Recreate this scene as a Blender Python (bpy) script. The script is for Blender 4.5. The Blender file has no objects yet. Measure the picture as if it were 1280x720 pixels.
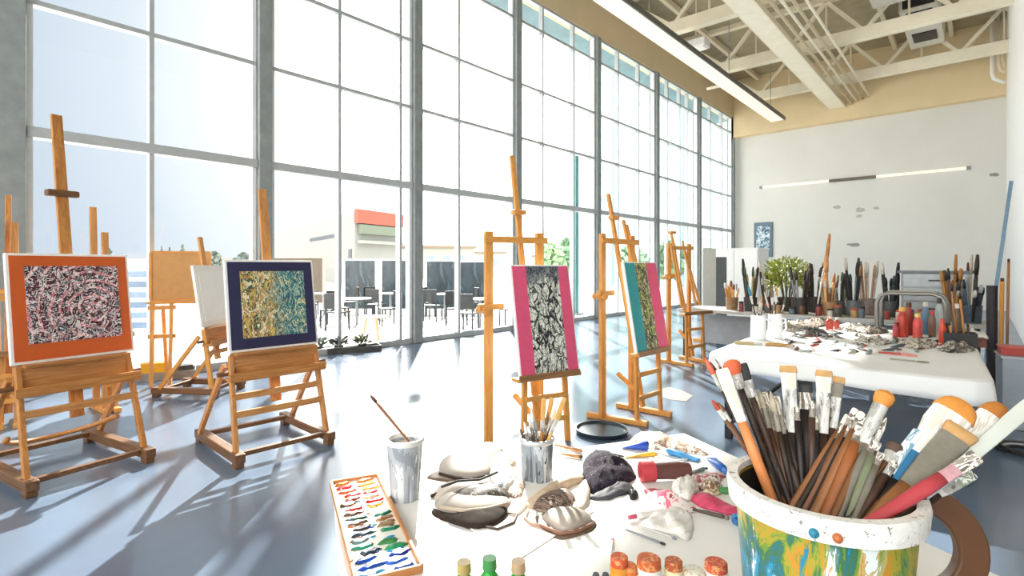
import bpy, bmesh, math, random
from mathutils import Vector, Matrix, noise, Quaternion

random.seed(11)
PI = math.pi
C = bpy.context.scene.collection
TH = math.radians(41.7)
F = 660.0
EYE = 1.5
HOR = 333.0
V = Vector((-math.sin(TH), math.cos(TH), 0))
R = Vector((math.cos(TH), math.sin(TH), 0))
UP = Vector((0, 0, 1))


# ---------------------------------------------------------------- measuring
def W(lat, d, z=0.0):
    p = V * d + R * lat
    return Vector((p.x, p.y, z))


def P(px, py, d):
    return W((px - 640) / F * d, d, EYE - (py - HOR) / F * d)


def G(px, py, z=0.0):
    d = (EYE - z) * F / (py - HOR)
    return W((px - 640) / F * d, d, z)


def DY(px, Y):                       # depth at which the sight line of px crosses the room line y = Y
    return Y / (0.7466 + 0.6652 * (px - 640) / F)


def BY(px, Y, z):
    d = DY(px, Y)
    return W((px - 640) / F * d, d, z)


def yaw_of(deg):
    return TH + math.radians(deg)


# ---------------------------------------------------------------- materials
def lin(c):
    if isinstance(c, str):
        c = [int(c[i:i + 2], 16) / 255 for i in (0, 2, 4)]
    return tuple((x / 12.92 if x <= 0.04045 else ((x + 0.055) / 1.055) ** 2.4) for x in c) + (1.0,)


MC = {}


def base_mat(name):
    m = bpy.data.materials.new(name)
    m.use_nodes = True
    nt = m.node_tree
    b = nt.nodes['Principled BSDF']
    return m, nt, b


def ramp(nt, stops, const=False):
    r = nt.nodes.new('ShaderNodeValToRGB')
    cr = r.color_ramp
    if const:
        cr.interpolation = 'CONSTANT'
    while len(cr.elements) < len(stops):
        cr.elements.new(0.5)
    for e, (p, c) in zip(cr.elements, stops):
        e.position = p
        e.color = lin(c)
    return r


def tex_coord(nt, scale=(1, 1, 1), out='Object', rot=(0, 0, 0)):
    tc = nt.nodes.new('ShaderNodeTexCoord')
    mp = nt.nodes.new('ShaderNodeMapping')
    mp.inputs['Scale'].default_value = scale
    mp.inputs['Rotation'].default_value = rot
    nt.links.new(tc.outputs[out], mp.inputs['Vector'])
    return mp


def noise_tex(nt, mp, scale, detail=3, dist=0.0, rough=0.55):
    n = nt.nodes.new('ShaderNodeTexNoise')
    n.inputs['Scale'].default_value = scale
    n.inputs['Detail'].default_value = detail
    n.inputs['Distortion'].default_value = dist
    n.inputs['Roughness'].default_value = rough
    nt.links.new(mp.outputs[0], n.inputs['Vector'])
    return n


def plain(c, rough=0.5, metal=0.0, var=0.12, scale=12, bump=0.0, stretch=(1, 1, 1), emit=0):
    """one colour with a soft procedural variation"""
    key = ('p', c, rough, metal, var, scale, bump, stretch, emit)
    if key in MC:
        return MC[key]
    m, nt, b = base_mat('paint_' + c)
    l = lin(c)
    mp = tex_coord(nt, stretch)
    n = noise_tex(nt, mp, scale)
    r = nt.nodes.new('ShaderNodeValToRGB')
    lo = tuple(x * (1 - var) for x in l[:3]) + (1,)
    hi = tuple(min(1, x * (1 + var * 0.7)) for x in l[:3]) + (1,)
    r.color_ramp.elements[0].position = 0.3
    r.color_ramp.elements[1].position = 0.7
    r.color_ramp.elements[0].color = lo
    r.color_ramp.elements[1].color = hi
    nt.links.new(n.outputs['Fac'], r.inputs[0])
    nt.links.new(r.outputs[0], b.inputs['Base Color'])
    b.inputs['Roughness'].default_value = rough
    b.inputs['Metallic'].default_value = metal
    if bump:
        bp = nt.nodes.new('ShaderNodeBump')
        bp.inputs['Strength'].default_value = bump
        bp.inputs['Distance'].default_value = 0.01
        nt.links.new(n.outputs['Fac'], bp.inputs['Height'])
        nt.links.new(bp.outputs[0], b.inputs['Normal'])
    MC[key] = m
    return m


def wood(c1, c2, rough=0.45, axis='z'):
    key = ('w', c1, c2, rough, axis)
    if key in MC:
        return MC[key]
    m, nt, b = base_mat('wood_' + c1)
    s = {'z': (14, 14, 1.2), 'x': (1.2, 14, 14), 'y': (14, 1.2, 14)}[axis]
    mp = tex_coord(nt, s)
    n = noise_tex(nt, mp, 3.0, 5, 1.2)
    r = ramp(nt, [(0.3, c1), (0.72, c2)])
    nt.links.new(n.outputs['Fac'], r.inputs[0])
    nt.links.new(r.outputs[0], b.inputs['Base Color'])
    b.inputs['Roughness'].default_value = rough
    MC[key] = m
    return m


def speckle(name, cols, scale=8, stretch=(1, 1, 1), rough=0.6, detail=4, dist=1.5, out='Object', fleck=None, bump=0.0,
            seed=0.0, thr=0.62):
    """hand-daubed paint: hard-edged patches of several colours, optional flecks"""
    key = ('s', name, tuple(cols), scale, stretch, fleck)
    if key in MC:
        return MC[key]
    m, nt, b = base_mat(name)
    mp = tex_coord(nt, stretch, out)
    mp.inputs['Location'].default_value = (seed, seed * 1.7, seed * 0.3)
    n = noise_tex(nt, mp, scale, detail, dist, 0.6)
    k = len(cols)
    r = ramp(nt, [(0.0 if i == 0 else 0.27 + 0.46 * i / k, c) for i, c in enumerate(cols)], True)
    nt.links.new(n.outputs['Fac'], r.inputs[0])
    col = r.outputs[0]
    if fleck:
        n2 = noise_tex(nt, mp, scale * 2.7, 3, 0.8, 0.7)
        r2 = ramp(nt, [(0.0, '000000'), (thr, 'ffffff')], True)
        nt.links.new(n2.outputs['Fac'], r2.inputs[0])
        mx = nt.nodes.new('ShaderNodeMix')
        mx.data_type = 'RGBA'
        nt.links.new(r2.outputs[0], mx.inputs[0])
        nt.links.new(col, mx.inputs[6])
        mx.inputs[7].default_value = lin(fleck)
        col = mx.outputs[2]
    nt.links.new(col, b.inputs['Base Color'])
    b.inputs['Roughness'].default_value = rough
    if bump:
        bp = nt.nodes.new('ShaderNodeBump')
        bp.inputs['Strength'].default_value = bump
        bp.inputs['Distance'].default_value = 0.004
        nt.links.new(n.outputs['Fac'], bp.inputs['Height'])
        nt.links.new(bp.outputs[0], b.inputs['Normal'])
    MC[key] = m
    return m


def glass_pane():
    m, nt, b = base_mat('window_glass')
    nt.nodes.remove(b)
    out = nt.nodes['Material Output']
    t = nt.nodes.new('ShaderNodeBsdfTransparent')
    t.inputs[0].default_value = (0.97, 0.985, 0.99, 1)
    g = nt.nodes.new('ShaderNodeBsdfGlossy')
    g.inputs['Roughness'].default_value = 0.02
    lw = nt.nodes.new('ShaderNodeLayerWeight')
    lw.inputs[0].default_value = 0.5
    pw = nt.nodes.new('ShaderNodeMath')
    pw.operation = 'POWER'
    pw.inputs[1].default_value = 5.0
    nt.links.new(lw.outputs['Facing'], pw.inputs[0])
    fr = nt.nodes.new('ShaderNodeMath')
    fr.operation = 'MULTIPLY_ADD'
    fr.inputs[1].default_value = 0.6
    fr.inputs[2].default_value = 0.02
    nt.links.new(pw.outputs[0], fr.inputs[0])
    mx = nt.nodes.new('ShaderNodeMixShader')
    nt.links.new(fr.outputs[0], mx.inputs[0])
    nt.links.new(t.outputs[0], mx.inputs[1])
    nt.links.new(g.outputs[0], mx.inputs[2])
    nt.links.new(mx.outputs[0], out.inputs[0])
    return m


def emission(c, s):
    m, nt, b = base_mat('lamp_light')
    b.inputs['Base Color'].default_value = lin(c)
    b.inputs['Emission Color'].default_value = lin(c)
    b.inputs['Emission Strength'].default_value = s
    return m


# ---------------------------------------------------------------- mesh building
class MB:
    def __init__(self):
        self.bm = bmesh.new()

    def hexa(self, pts):
        vs = [self.bm.verts.new(p) for p in pts]
        for f in ((3, 2, 1, 0), (4, 5, 6, 7), (0, 1, 5, 4), (1, 2, 6, 5), (2, 3, 7, 6), (3, 0, 4, 7)):
            self.bm.faces.new([vs[i] for i in f])
        return self

    def box(self, c, s, rot=None):
        c = Vector(c)
        x, y, z = s[0] / 2, s[1] / 2, s[2] / 2
        pts = [Vector(q) for q in ((-x, -y, -z), (x, -y, -z), (x, y, -z), (-x, y, -z),
                                   (-x, -y, z), (x, -y, z), (x, y, z), (-x, y, z))]
        if rot is not None:
            pts = [rot @ q for q in pts]
        return self.hexa([c + q for q in pts])

    def span(self, a, b):
        a, b = Vector(a), Vector(b)
        return self.box((a + b) / 2, [abs(b[i] - a[i]) for i in range(3)])

    def bar(self, p0, p1, w, t, side=(1, 0, 0), w1=None):
        """bar from p0 to p1, w across 'side', t across the third axis"""
        p0, p1 = Vector(p0), Vector(p1)
        a = (p1 - p0).normalized()
        s = Vector(side)
        s = (s - a * s.dot(a))
        if s.length < 1e-4:
            s = Vector((0, 1, 0)) - a * a.y
        s.normalize()
        n = a.cross(s)
        w1 = w if w1 is None else w1
        pts = []
        for p, ww in ((p0, w), (p1, w1)):
            pts += [p - s * ww / 2 - n * t / 2, p + s * ww / 2 - n * t / 2, p + s * ww / 2 + n * t / 2, p - s * ww / 2 + n * t / 2]
        return self.hexa(pts)

    def tube(self, pts, r, n=8, cap=True):
        pts = [Vector(p) for p in pts]
        rings = []
        prev = None
        for i, p in enumerate(pts):
            a = (pts[min(i + 1, len(pts) - 1)] - pts[max(i - 1, 0)])
            if a.length < 1e-9:
                a = Vector((0, 0, 1))
            a.normalize()
            if prev is None:
                s = a.orthogonal().normalized()
            else:
                s = prev - a * prev.dot(a)
                s.normalize()
            prev = s
            b = a.cross(s)
            rr = r[i] if isinstance(r, (list, tuple)) else r
            rings.append([self.bm.verts.new(p + (s * math.cos(2 * PI * k / n) + b * math.sin(2 * PI * k / n)) * rr) for k in range(n)])
        for i in range(len(rings) - 1):
            for k in range(n):
                self.bm.faces.new((rings[i][k], rings[i][(k + 1) % n], rings[i + 1][(k + 1) % n], rings[i + 1][k]))
        if cap:
            self.bm.faces.new(rings[0][::-1])
            self.bm.faces.new(rings[-1])
        return self

    def loft(self, secs, n=16, M=None, exp=2.0, caps=(True, True)):
        """sections (z, rx, ry) or (z, rx, ry, cx, cy) along z; exp>2 squares the outline"""
        rings = []
        for s in secs:
            z, rx, ry = s[:3]
            cx, cy = (s[3], s[4]) if len(s) > 3 else (0, 0)
            ring = []
            for k in range(n):
                a = 2 * PI * k / n
                c, q = math.cos(a), math.sin(a)
                x = math.copysign(abs(c) ** (2 / exp), c) * rx + cx
                y = math.copysign(abs(q) ** (2 / exp), q) * ry + cy
                p = Vector((x, y, z))
                ring.append(self.bm.verts.new(M @ p if M is not None else p))
            rings.append(ring)
        for i in range(len(rings) - 1):
            for k in range(n):
                self.bm.faces.new((rings[i][k], rings[i][(k + 1) % n], rings[i + 1][(k + 1) % n], rings[i + 1][k]))
        if caps[0]:
            self.bm.faces.new(rings[0][::-1])
        if caps[1]:
            self.bm.faces.new(rings[-1])
        return self

    def lathe(self, prof, n=24, M=None, caps=(True, True)):
        return self.loft([(z, r, r) for r, z in prof], n, M, 2.0, caps)

    def prism(self, poly, z0, z1):
        lo = [self.bm.verts.new((p[0], p[1], z0)) for p in poly]
        hi = [self.bm.verts.new((p[0], p[1], z1)) for p in poly]
        n = len(poly)
        self.bm.faces.new(lo[::-1])
        self.bm.faces.new(hi)
        for i in range(n):
            self.bm.faces.new((lo[i], lo[(i + 1) % n], hi[(i + 1) % n], hi[i]))
        return self

    def ball(self, c, r, seg=10, M=None):
        rings = max(5, seg // 2 + 1)
        secs = []
        rx, ry, rz = (r, r, r) if not isinstance(r, (tuple, list)) else r
        for i in range(rings + 1):
            a = -PI / 2 + PI * i / rings
            q = max(math.cos(a), 0.02)
            secs.append((math.sin(a) * rz, q * rx, q * ry))
        T = Matrix.Translation(Vector(c))
        return self.loft(secs, seg, T @ M if M is not None else T)

    def build(self, name, mat, parent=None, smooth=False, bevel=0.0, fix=True):
        if fix:
            bmesh.ops.recalc_face_normals(self.bm, faces=self.bm.faces)
        me = bpy.data.meshes.new(name)
        self.bm.to_mesh(me)
        self.bm.free()
        o = bpy.data.objects.new(name, me)
        C.objects.link(o)
        if mat:
            me.materials.append(mat)
        if smooth:
            for p in me.polygons:
                p.use_smooth = True
        if bevel:
            b = o.modifiers.new('bevel', 'BEVEL')
            b.width = bevel
            b.segments = 2
            b.limit_method = 'ANGLE'
        if smooth == 'auto':
            me.set_sharp_from_angle(angle=math.radians(38))
        if parent:
            o.parent = parent
        return o


def tag(o, label=None, cat=None, group=None, kind=None):
    if label:
        o['label'] = label
    if cat:
        o['category'] = cat
    if group:
        o['group'] = group
    if kind:
        o['kind'] = kind
    return o


def thing(name, label, cat, loc=(0, 0, 0), yaw=0, group=None, kind=None):
    o = bpy.data.objects.new(name, None)
    o.empty_display_size = 0.1
    C.objects.link(o)
    o.location = loc
    o.rotation_euler = (0, 0, yaw)
    return tag(o, label, cat, group, kind)


def struct(o, label=None, cat=None):
    return tag(o, label, cat, None, 'structure')


def copy_tree(o, parent=None):
    c = o.copy()
    C.objects.link(c)
    if parent:
        c.parent = parent
    for ch in [q for q in list(C.objects) if q.parent == o]:
        copy_tree(ch, c)
    return c


# ---------------------------------------------------------------- palette of materials
OAK = wood('a8672c', 'cf9350')
OAK2 = wood('b4733a', 'd79f60')
PINE = wood('c98436', 'e2a558')
PINE_X = wood('c98436', 'e2a558', axis='x')
OAK_X = wood('a8672c', 'cf9350', axis='x')
DARKOAK = wood('5a3a22', '87603c', axis='y')
WHITE = plain('f2f1ee', 0.5, var=0.04)
CREAM = plain('e6dac0', 0.6, var=0.06, scale=3)
CREAM2 = plain('f0e6ce', 0.55, var=0.05, scale=3)
FRAME = plain('b9bec0', 0.4, 0.3, var=0.06)
FRAMEW = plain('e4e8ea', 0.4, var=0.04)
STEEL = plain('9b9c9c', 0.32, 0.85, var=0.15)
FERR = speckle('worn_ferrule', ['6f6d68', 'a8a6a0', 'cdcbc6', 'e2e0da'], 30, (1, 1, 0.3), 0.4, fleck='efece4')
BLACK = plain('1b1a1b', 0.5, var=0.3)
DARK = plain('3a3735', 0.6, var=0.3)
GREY = plain('8b8f92', 0.55, var=0.1)
LGREY = plain('b6babd', 0.55, var=0.08)

# ================================================================ SETTING
XW = -8.35
CEIL = 9.7
YB = 24.3

# floor
m, nt, b = base_mat('polished_concrete_floor')
mp = tex_coord(nt, (1, 1, 1))
n1 = noise_tex(nt, mp, 0.35, 6, 0.6)
r1 = ramp(nt, [(0.3, '5c6b80'), (0.55, '69798e'), (0.75, '76869a')])
nt.links.new(n1.outputs['Fac'], r1.inputs[0])
nt.links.new(r1.outputs[0], b.inputs['Base Color'])
n2 = noise_tex(nt, mp, 2.5, 5, 0.4)
r2 = nt.nodes.new('ShaderNodeMapRange')
r2.inputs[3].default_value = 0.12
r2.inputs[4].default_value = 0.28
nt.links.new(n2.outputs['Fac'], r2.inputs[0])
nt.links.new(r2.outputs[0], b.inputs['Roughness'])
b.inputs['Specular IOR Level'].default_value = 0.7
FLOOR = m
struct(MB().span((XW - 0.1, -5.3, -0.2), (9.3, YB + 0.3, 0)).build('floor', FLOOR))

# back wall, its upper beam, right partition, header over the windows, ceiling deck
m, nt, b = base_mat('back_wall_plaster')
mp = tex_coord(nt, (1, 1, 1))
n1 = noise_tex(nt, mp, 0.8, 4, 0.3)
r1 = ramp(nt, [(0.3, 'd6d4cc'), (0.7, 'dcdad3')])
nt.links.new(n1.outputs['Fac'], r1.inputs[0])
nt.links.new(r1.outputs[0], b.inputs['Base Color'])
b.inputs['Roughness'].default_value = 0.7
WALL = m
struct(MB().span((XW, YB, 0), (9, YB + 0.3, CEIL)).build('wall_back', WALL))
BEIGE = plain('e0caa0', 0.7, var=0.04, scale=1.5)
struct(MB().span((XW, YB - 0.35, 7.2), (0.6, YB - 0.002, CEIL - 0.002)).build('beam', BEIGE))
struct(MB().span((0.6, 12.0, 0), (9, YB - 0.002, CEIL - 0.002)).build('wall_right', plain('f0efec', 0.6, var=0.03, scale=2)))
struct(MB().span((XW - 0.25, -5.0, 8.1), (XW + 0.1, YB, CEIL)).build('wall_left', plain('dfcaa4', 0.7, var=0.05, scale=1.2)))
struct(MB().span((XW - 0.25, -5.0, CEIL), (9, YB + 0.3, CEIL + 0.25)).build('ceiling', plain('a2957a', 0.8, var=0.12, scale=3)))
struct(MB().span((XW - 0.95, -5.0, 8.12), (XW - 0.252, YB + 0.3, 8.3)).build('trim_1', plain('5d7f8a', 0.5, var=0.2, scale=2)))

# the parts of the room behind and beside the viewer
GW = plain('f0ece4', 0.7, var=0.04, scale=2)
for a_, b_ in (((XW - 0.25, 0), (-6.5, CEIL)), ((5.0, 0), (9.0, CEIL)), ((-6.5, 0), (5.0, 0.9)), ((-6.5, 7.6), (5.0, CEIL))):
    struct(MB().span((a_[0], -5.3, a_[1]), (b_[0], -5.0, b_[1])).build('wall_front', GW))
struct(MB().span((9.0, -5.3, 0), (9.3, YB + 0.3, CEIL)).build('wall_right', GW))
struct(MB().span((XW - 0.25, -5.0, 0), (XW + 0.1, 0.178, 8.098)).build('wall_left', GW))
# columns between the window bays
CONC = plain('8f9594', 0.7, var=0.16, scale=5, bump=0.15)
cols_y = [0.5, 3.54, 6.49, 9.49, 13.0, 16.7, 20.3, 24.05]
for i, y in enumerate(cols_y):
    hw = 0.32 if i == 0 else 0.1
    mb = MB()
    mb.span((XW - 0.16, y - hw, 0.001), (XW + 0.14, y + hw, 8.098))
    struct(mb.build('column', CONC, bevel=0.012))

GLASS = glass_pane()
mull = {0: [2.07], 1: [4.84, 6.12], 2: [7.63], 3: [10.5, 11.85], 4: [14.2, 15.5], 5: [17.6, 18.6, 19.3], 6: [21.5, 22.8]}
for i in range(7):
    y0 = cols_y[i] + (0.33 if i == 0 else 0.11)
    y1 = cols_y[i + 1] - 0.11
    w = thing('window_%d' % (i + 1), None, None, (XW, (y0 + y1) / 2, 0))
    struct(w)
    oy = (y0 + y1) / 2
    ys = [y0] + mull[i] + [y1]
    zs = [0.02, 3.07, 4.6, 5.9, 7.42, 8.095]
    # rails and posts
    for k, z in enumerate(zs):
        t = {0: 0.05, 1: 0.062}.get(k, 0.03)
        zc = min(max(z, t + 0.002), 8.098 - t)
        MB().span((-0.07, y0 - oy, zc - t), (0.06 if k != 1 else 0.1, y1 - oy, zc + t)).build('window_rail', FRAME, w)
    for k, y in enumerate(ys):
        t = 0.028
        yc = min(max(y, y0 + t), y1 - t)
        MB().span((-0.072, yc - oy - t, 0.02), (0.055, yc - oy + t, 8.09)).build('window_post', FRAMEW if k in (0, len(ys) - 1) else FRAME, w)
    for a in range(len(ys) - 1):
        for k in range(len(zs) - 1):
            MB().span((-0.012, ys[a] - oy + 0.005, zs[k] + 0.03), (-0.006, ys[a + 1] - oy - 0.005, zs[k + 1] - 0.03)).build('pane', GLASS, w)

w = thing('window_8', None, None, (-0.75, -5.15, 0))  # unseen window, added so daylight fills the surfaces facing the camera
struct(w)
for z in (0.94, 3.0, 5.3, 7.56):
    MB().span((-5.74, -0.06, z - 0.035), (5.74, 0.06, z + 0.035)).build('window_rail', FRAME, w)
for k in range(7):
    x = -5.71 + 11.42 * k / 6
    MB().span((x - 0.03, -0.058, 0.91), (x + 0.03, 0.058, 7.59)).build('window_post', FRAMEW, w)
for k in range(6):
    for a_, b_ in ((0.98, 2.96), (3.04, 5.26), (5.34, 7.52)):
        MB().span((-5.71 + 11.42 * k / 6 + 0.03, -0.008, a_), (-5.71 + 11.42 * (k + 1) / 6 - 0.03, -0.002, b_)).build('pane', GLASS, w)

# ================================================================ CEILING
def truss(Y, label):
    t = thing('roof_truss', label, 'truss', (-3.0, Y, 8.35), 0, 'cream roof trusses under the deck')
    L0, L1, LE = -3.7, 10.5, -5.25          # local x of the lower chord's ends and of the wall bearing
    zt = 1.2
    MB().span((L0, -0.13, -0.2), (L1, 0.13, 0.14)).build('bottom_chord', CREAM2, t)
    MB().span((LE, -0.11, zt), (L1, 0.11, zt + 0.148)).build('top_chord', CREAM, t)
    MB().bar((L0 + 0.1, 0, 0.0), (LE + 0.15, 0, zt), 0.12, 0.11, (0, 1, 0)).build('end_diagonal', CREAM2, t)
    n = 7
    st = (L1 - L0) / n
    for k in range(n):
        xa = L0 + 0.1 + k * st
        MB().bar((xa, 0, 0.07), (xa + st * 0.5, 0, zt + 0.02), 0.11, 0.1, (0, 1, 0)).build('web_diagonal', CREAM2, t)
        MB().bar((xa + st * 0.5, 0, zt + 0.02), (xa + st * 0.97, 0, 0.07), 0.11, 0.1, (0, 1, 0)).build('web_diagonal', CREAM2, t)
        MB().bar((xa + st * 0.5, 0, 0.07), (xa + st * 0.5, 0, zt + 0.02), 0.05, 0.05, (0, 1, 0)).build('web_post', CREAM, t)
    return t


truss(22.4, 'cream roof truss nearest the back wall')
truss(18.4, 'cream roof truss in the middle, second from the back wall')
truss(14.4, 'cream roof truss third from the back wall, cut by top of picture')

# deck joists (along the room) carried by the trusses
for i, x in enumerate([-7.2, -5.6, -2.4, -0.8]):
    j = MB().span((x - 0.06, 8.0, 9.5), (x + 0.06, YB - 0.36, CEIL - 0.002)).build('joist', CREAM)
    struct(j)

# linear light along the window side
t = thing('linear_light', 'long white strip light with dark side running beside the windows', 'ceiling light', (-6.15, 16, 7.36))
MB().span((-0.26, -7.5, 0.0), (0.24, 7.0, 0.05)).build('diffuser', emission('f4ead6', 0.1), t)
MB().span((0.24, -7.5, -0.02), (0.28, 7.0, 0.12)).build('side_rail', plain('57534b', 0.5, var=0.1), t)
MB().span((-0.26, -7.5, 0.05), (0.24, 7.0, 0.12)).build('housing', CREAM, t)
for y in (-4, 1.5, 6):
    MB().tube([(0, y, 0.12), (0, y, 2.335)], 0.012).build('hanger_rod', GREY, t)
MB().span((-0.7, 1.4, 0.02), (-0.26, 1.5, 0.08)).build('bracket', CREAM2, t)

# wide beam + pipe run in the middle
t = thing('cable_tray', 'wide cream tray running to the back wall in middle of ceiling', 'cable tray', (-4.25, 16, 7.7))
MB().span((-0.24, -8, 0), (0.24, 7.94, 0.06)).build('tray_floor', CREAM2, t)
MB().span((-0.28, -8, 0.0), (-0.24, 7.94, 0.16)).build('tray_side', CREAM, t)
MB().span((0.24, -8, 0.0), (0.28, 7.94, 0.16)).build('tray_side', CREAM, t)
for y in (-5.6, -1.6, 2.4, 6.4):
    MB().tube([(0, y, 0.06), (0, y, 0.53)], 0.015).build('hanger_rod', CREAM, t)
pipe_desc = ['nearest the cream tray', 'second from the cream tray', 'third from the cream tray', 'farthest from the cream tray']
for k, x in enumerate((-3.78, -3.6, -3.42, -3.2)):
    o = MB().tube([(x, 8, 7.86 + 0.05 * k), (x, YB - 0.356, 7.78 + 0.06 * k)], 0.045 - 0.006 * (k % 2), 10).build('ceiling_pipe', CREAM2 if k % 2 else plain('cbbb9c', 0.5), smooth=True)
    tag(o, 'cream ceiling pipe running to the back wall, ' + pipe_desc[k], 'pipe', 'cream pipes beside the tray')

# vertical conduits in the back right corner
cond = [(1240, 23.3, 0.05, 'white vertical pipe bending to right wall below the trusses'),
        (1248, 23.4, 0.04, 'thin cream pipe hanging in right back corner, middle one'),
        (1253, 23.6, 0.03, 'thinnest cream pipe hanging in right back corner by wall')]
for k, (px, Y, r, lab) in enumerate(cond):
    p = BY(px, Y, 0)
    z0 = 7.5 + 0.25 * k
    pts = [(p.x, Y, 9.699), (p.x, Y, z0 + 0.3), (p.x + 0.04, Y, z0 + 0.12)]
    pts += [(0.42, Y, z0), (0.55, Y, z0 - 0.08)] if k == 0 else [(0.52, Y, z0 + 0.05), (0.545, Y, z0 + 0.04)]
    tag(MB().tube(pts, r, 8).build('conduit', CREAM2 if k else WHITE, smooth=True), lab, 'pipe', 'pipes in the back right corner')

# ducts and a projector-like lamp hung between the trusses
p = BY(870, 15.6, 0)
t = thing('floodlight', 'white box shaped lamp hung between trusses beside the strip light', 'ceiling light', (p.x, p.y, 8.05))
MB().span((-0.35, -0.22, 0), (0.35, 0.22, 0.26)).build('housing', WHITE, t, bevel=0.03)
MB().span((-0.28, -0.16, -0.02), (0.28, 0.16, 0.001)).build('lens', plain('fbfaf5', 0.3, var=0.02), t)
MB().tube([(0, 0, 0.26), (0, 0, 1.645)], 0.02).build('hanger_rod', CREAM, t)

t = thing('air_duct', 'cream air duct with two black vents above the middle truss', 'duct', (-1.35, 20.4, 8.75))
MB().span((-0.45, -1.7, 0), (0.45, 1.7, 0.55)).build('duct_body', plain('cfc9bb', 0.5), t, bevel=0.04)
for y in (-1.1, 0.7):
    v = MB().span((-0.3, y - 0.45, -0.03), (0.3, y + 0.35, 0.001)).build('vent', BLACK, t)
MB().span((-0.36, -1.73, 0.08), (0.36, -1.699, 0.47)).build('vent', BLACK, t)
for y in (-1.4, 1.4):
    MB().tube([(0, y, 0.55), (0, y, 0.946)], 0.02).build('hanger_rod', CREAM, t)
t = thing('air_duct', 'cream air duct with black vent between front trusses, near picture top', 'duct', (-1.9, 16.4, 8.7))
MB().span((-0.4, -1.3, 0), (0.4, 1.4, 0.55)).build('duct_body', plain('cfc9bb', 0.5), t, bevel=0.04)
MB().span((-0.28, -0.7, -0.03), (0.28, 0.5, 0.001)).build('vent', BLACK, t)
for y in (-1, 1):
    MB().tube([(0, y, 0.55), (0, y, 0.996)], 0.02).build('hanger_rod', CREAM, t)

# ================================================================ BACK WALL FIXTURES
pa, pb = BY(954, YB, 4.92), BY(1208, YB, 4.92)
t = thing('wall_tube_light', 'long white tube light with dark middle mounted on the back wall', 'wall light', ((pa.x + pb.x) / 2, YB - 0.06, 4.92))
hl = (pb.x - pa.x) / 2
MB().tube([(-hl, 0, 0), (-hl * 0.25, 0, 0)], 0.055, 10).build('light_tube', emission('fff6e2', 0.12), t)
MB().tube([(hl * 0.22, 0, 0), (hl, 0, 0)], 0.055, 10).build('light_tube', emission('fff6e2', 0.12), t)
MB().tube([(-hl * 0.25, 0, 0), (hl * 0.22, 0, 0)], 0.06, 10).build('centre_housing', plain('6f675a', 0.5), t)
for s in (-1, 1):
    MB().tube([(s * hl, 0, 0), (s * (hl + 0.12), 0, 0)], 0.06, 10).build('end_cap', GREY, t)
    MB().span((s * hl * 0.6 - 0.04, 0.0, -0.04), (s * hl * 0.6 + 0.04, 0.059, 0.04)).build('bracket', GREY, t)

pa, pb = BY(943, YB, 0), BY(966, YB, 0)
t = thing('framed_picture', 'tall blue framed picture hung on the back wall by the windows', 'picture', ((pa.x + pb.x) / 2, YB - 0.003, 1.9))
w = (pb.x - pa.x) / 2
MB().span((-w, -0.06, 0), (w, 0, 1.5)).build('frame', plain('5f7482', 0.4), t, bevel=0.01)
MB().span((-w * 0.72, -0.07, 0.17), (w * 0.72, -0.058, 1.34)).build('print', speckle('blue_print', ['1d2b3a', '5e7f95', 'c9d6de', 'eef2f4'], 6, fleck='27384a'), t)

# scuffs on the wall
for k, (px, py, s) in enumerate([(1046, 259, 0.16), (1076, 262, 0.2), (1095, 260, 0.14), (1074, 270, 0.12), (1243, 218, 0.15), (1068, 306, 0.3)]):
    d = DY(px, YB)
    p = P(px, py, d)
    lab = ['leftmost small stain high on back wall below tube light', 'widest small stain on back wall below tube light',
           'rightmost small stain under middle of tube light', 'lowest small stain under tube light', 'small grey smudge on back wall near right corner',
           'small grey ledge plate low on the back wall'][k]
    mb = MB()
    pts = []
    for q in range(10):
        a = 2 * PI * q / 10
        rr = s * (0.6 + 0.5 * random.random())
        pts.append((math.cos(a) * rr, math.sin(a) * rr * (0.25 if k == 5 else 0.5)))
    lo = [mb.bm.verts.new((p.x + x, YB - 0.001, p.z + z)) for x, z in pts]
    hi = [mb.bm.verts.new((p.x + x, YB - 0.012, p.z + z)) for x, z in pts]
    mb.bm.faces.new(hi)
    mb.bm.faces.new(lo)
    for q in range(10):
        mb.bm.faces.new((lo[q], lo[(q + 1) % 10], hi[(q + 1) % 10], hi[q]))
    tag(mb.build('wall_stain', plain('b5b0a4' if k < 4 else '8f8d88', 0.8)), lab, 'stain')

# ================================================================ EASELS AND PAINTINGS
def painting(label, loc, yaw, w, h, lean, mat_col, art, margins, stripes=None, name='painting', edge=WHITE):
    """board with coloured mat and picture, resting on its lower edge"""
    t = thing(name, label, 'painting', loc, yaw)
    t.rotation_euler = (-lean, 0, yaw)
    MB().span((-w / 2, 0, 0), (w / 2, 0.035, h)).build('board', edge, t, bevel=0.003)
    if stripes:
        x0 = -w / 2 + 0.012
        x1 = w / 2 - 0.012
        xa = -w / 2 + stripes[0] * w
        xb = -w / 2 + stripes[1] * w
        MB().span((x0, -0.005, 0.012), (xa, 0.001, h - 0.012)).build('side_band', stripes[2], t)
        MB().span((xb, -0.005, 0.012), (x1, 0.001, h - 0.012)).build('side_band', stripes[3], t)
        MB().span((xa, -0.004, 0.012), (xb, 0.001, h - 0.012)).build('picture', art, t)
    else:
        MB().span((-w / 2 + 0.018, -0.004, 0.018), (w / 2 - 0.018, 0.001, h - 0.018)).build('mat_board', mat_col, t)
        l, r_, b_, t_ = margins
        MB().span((-w / 2 + l * w, -0.009, b_ * h), (w / 2 - r_ * w, -0.003, h - t_ * h)).build('picture', art, t)
    return t


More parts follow.
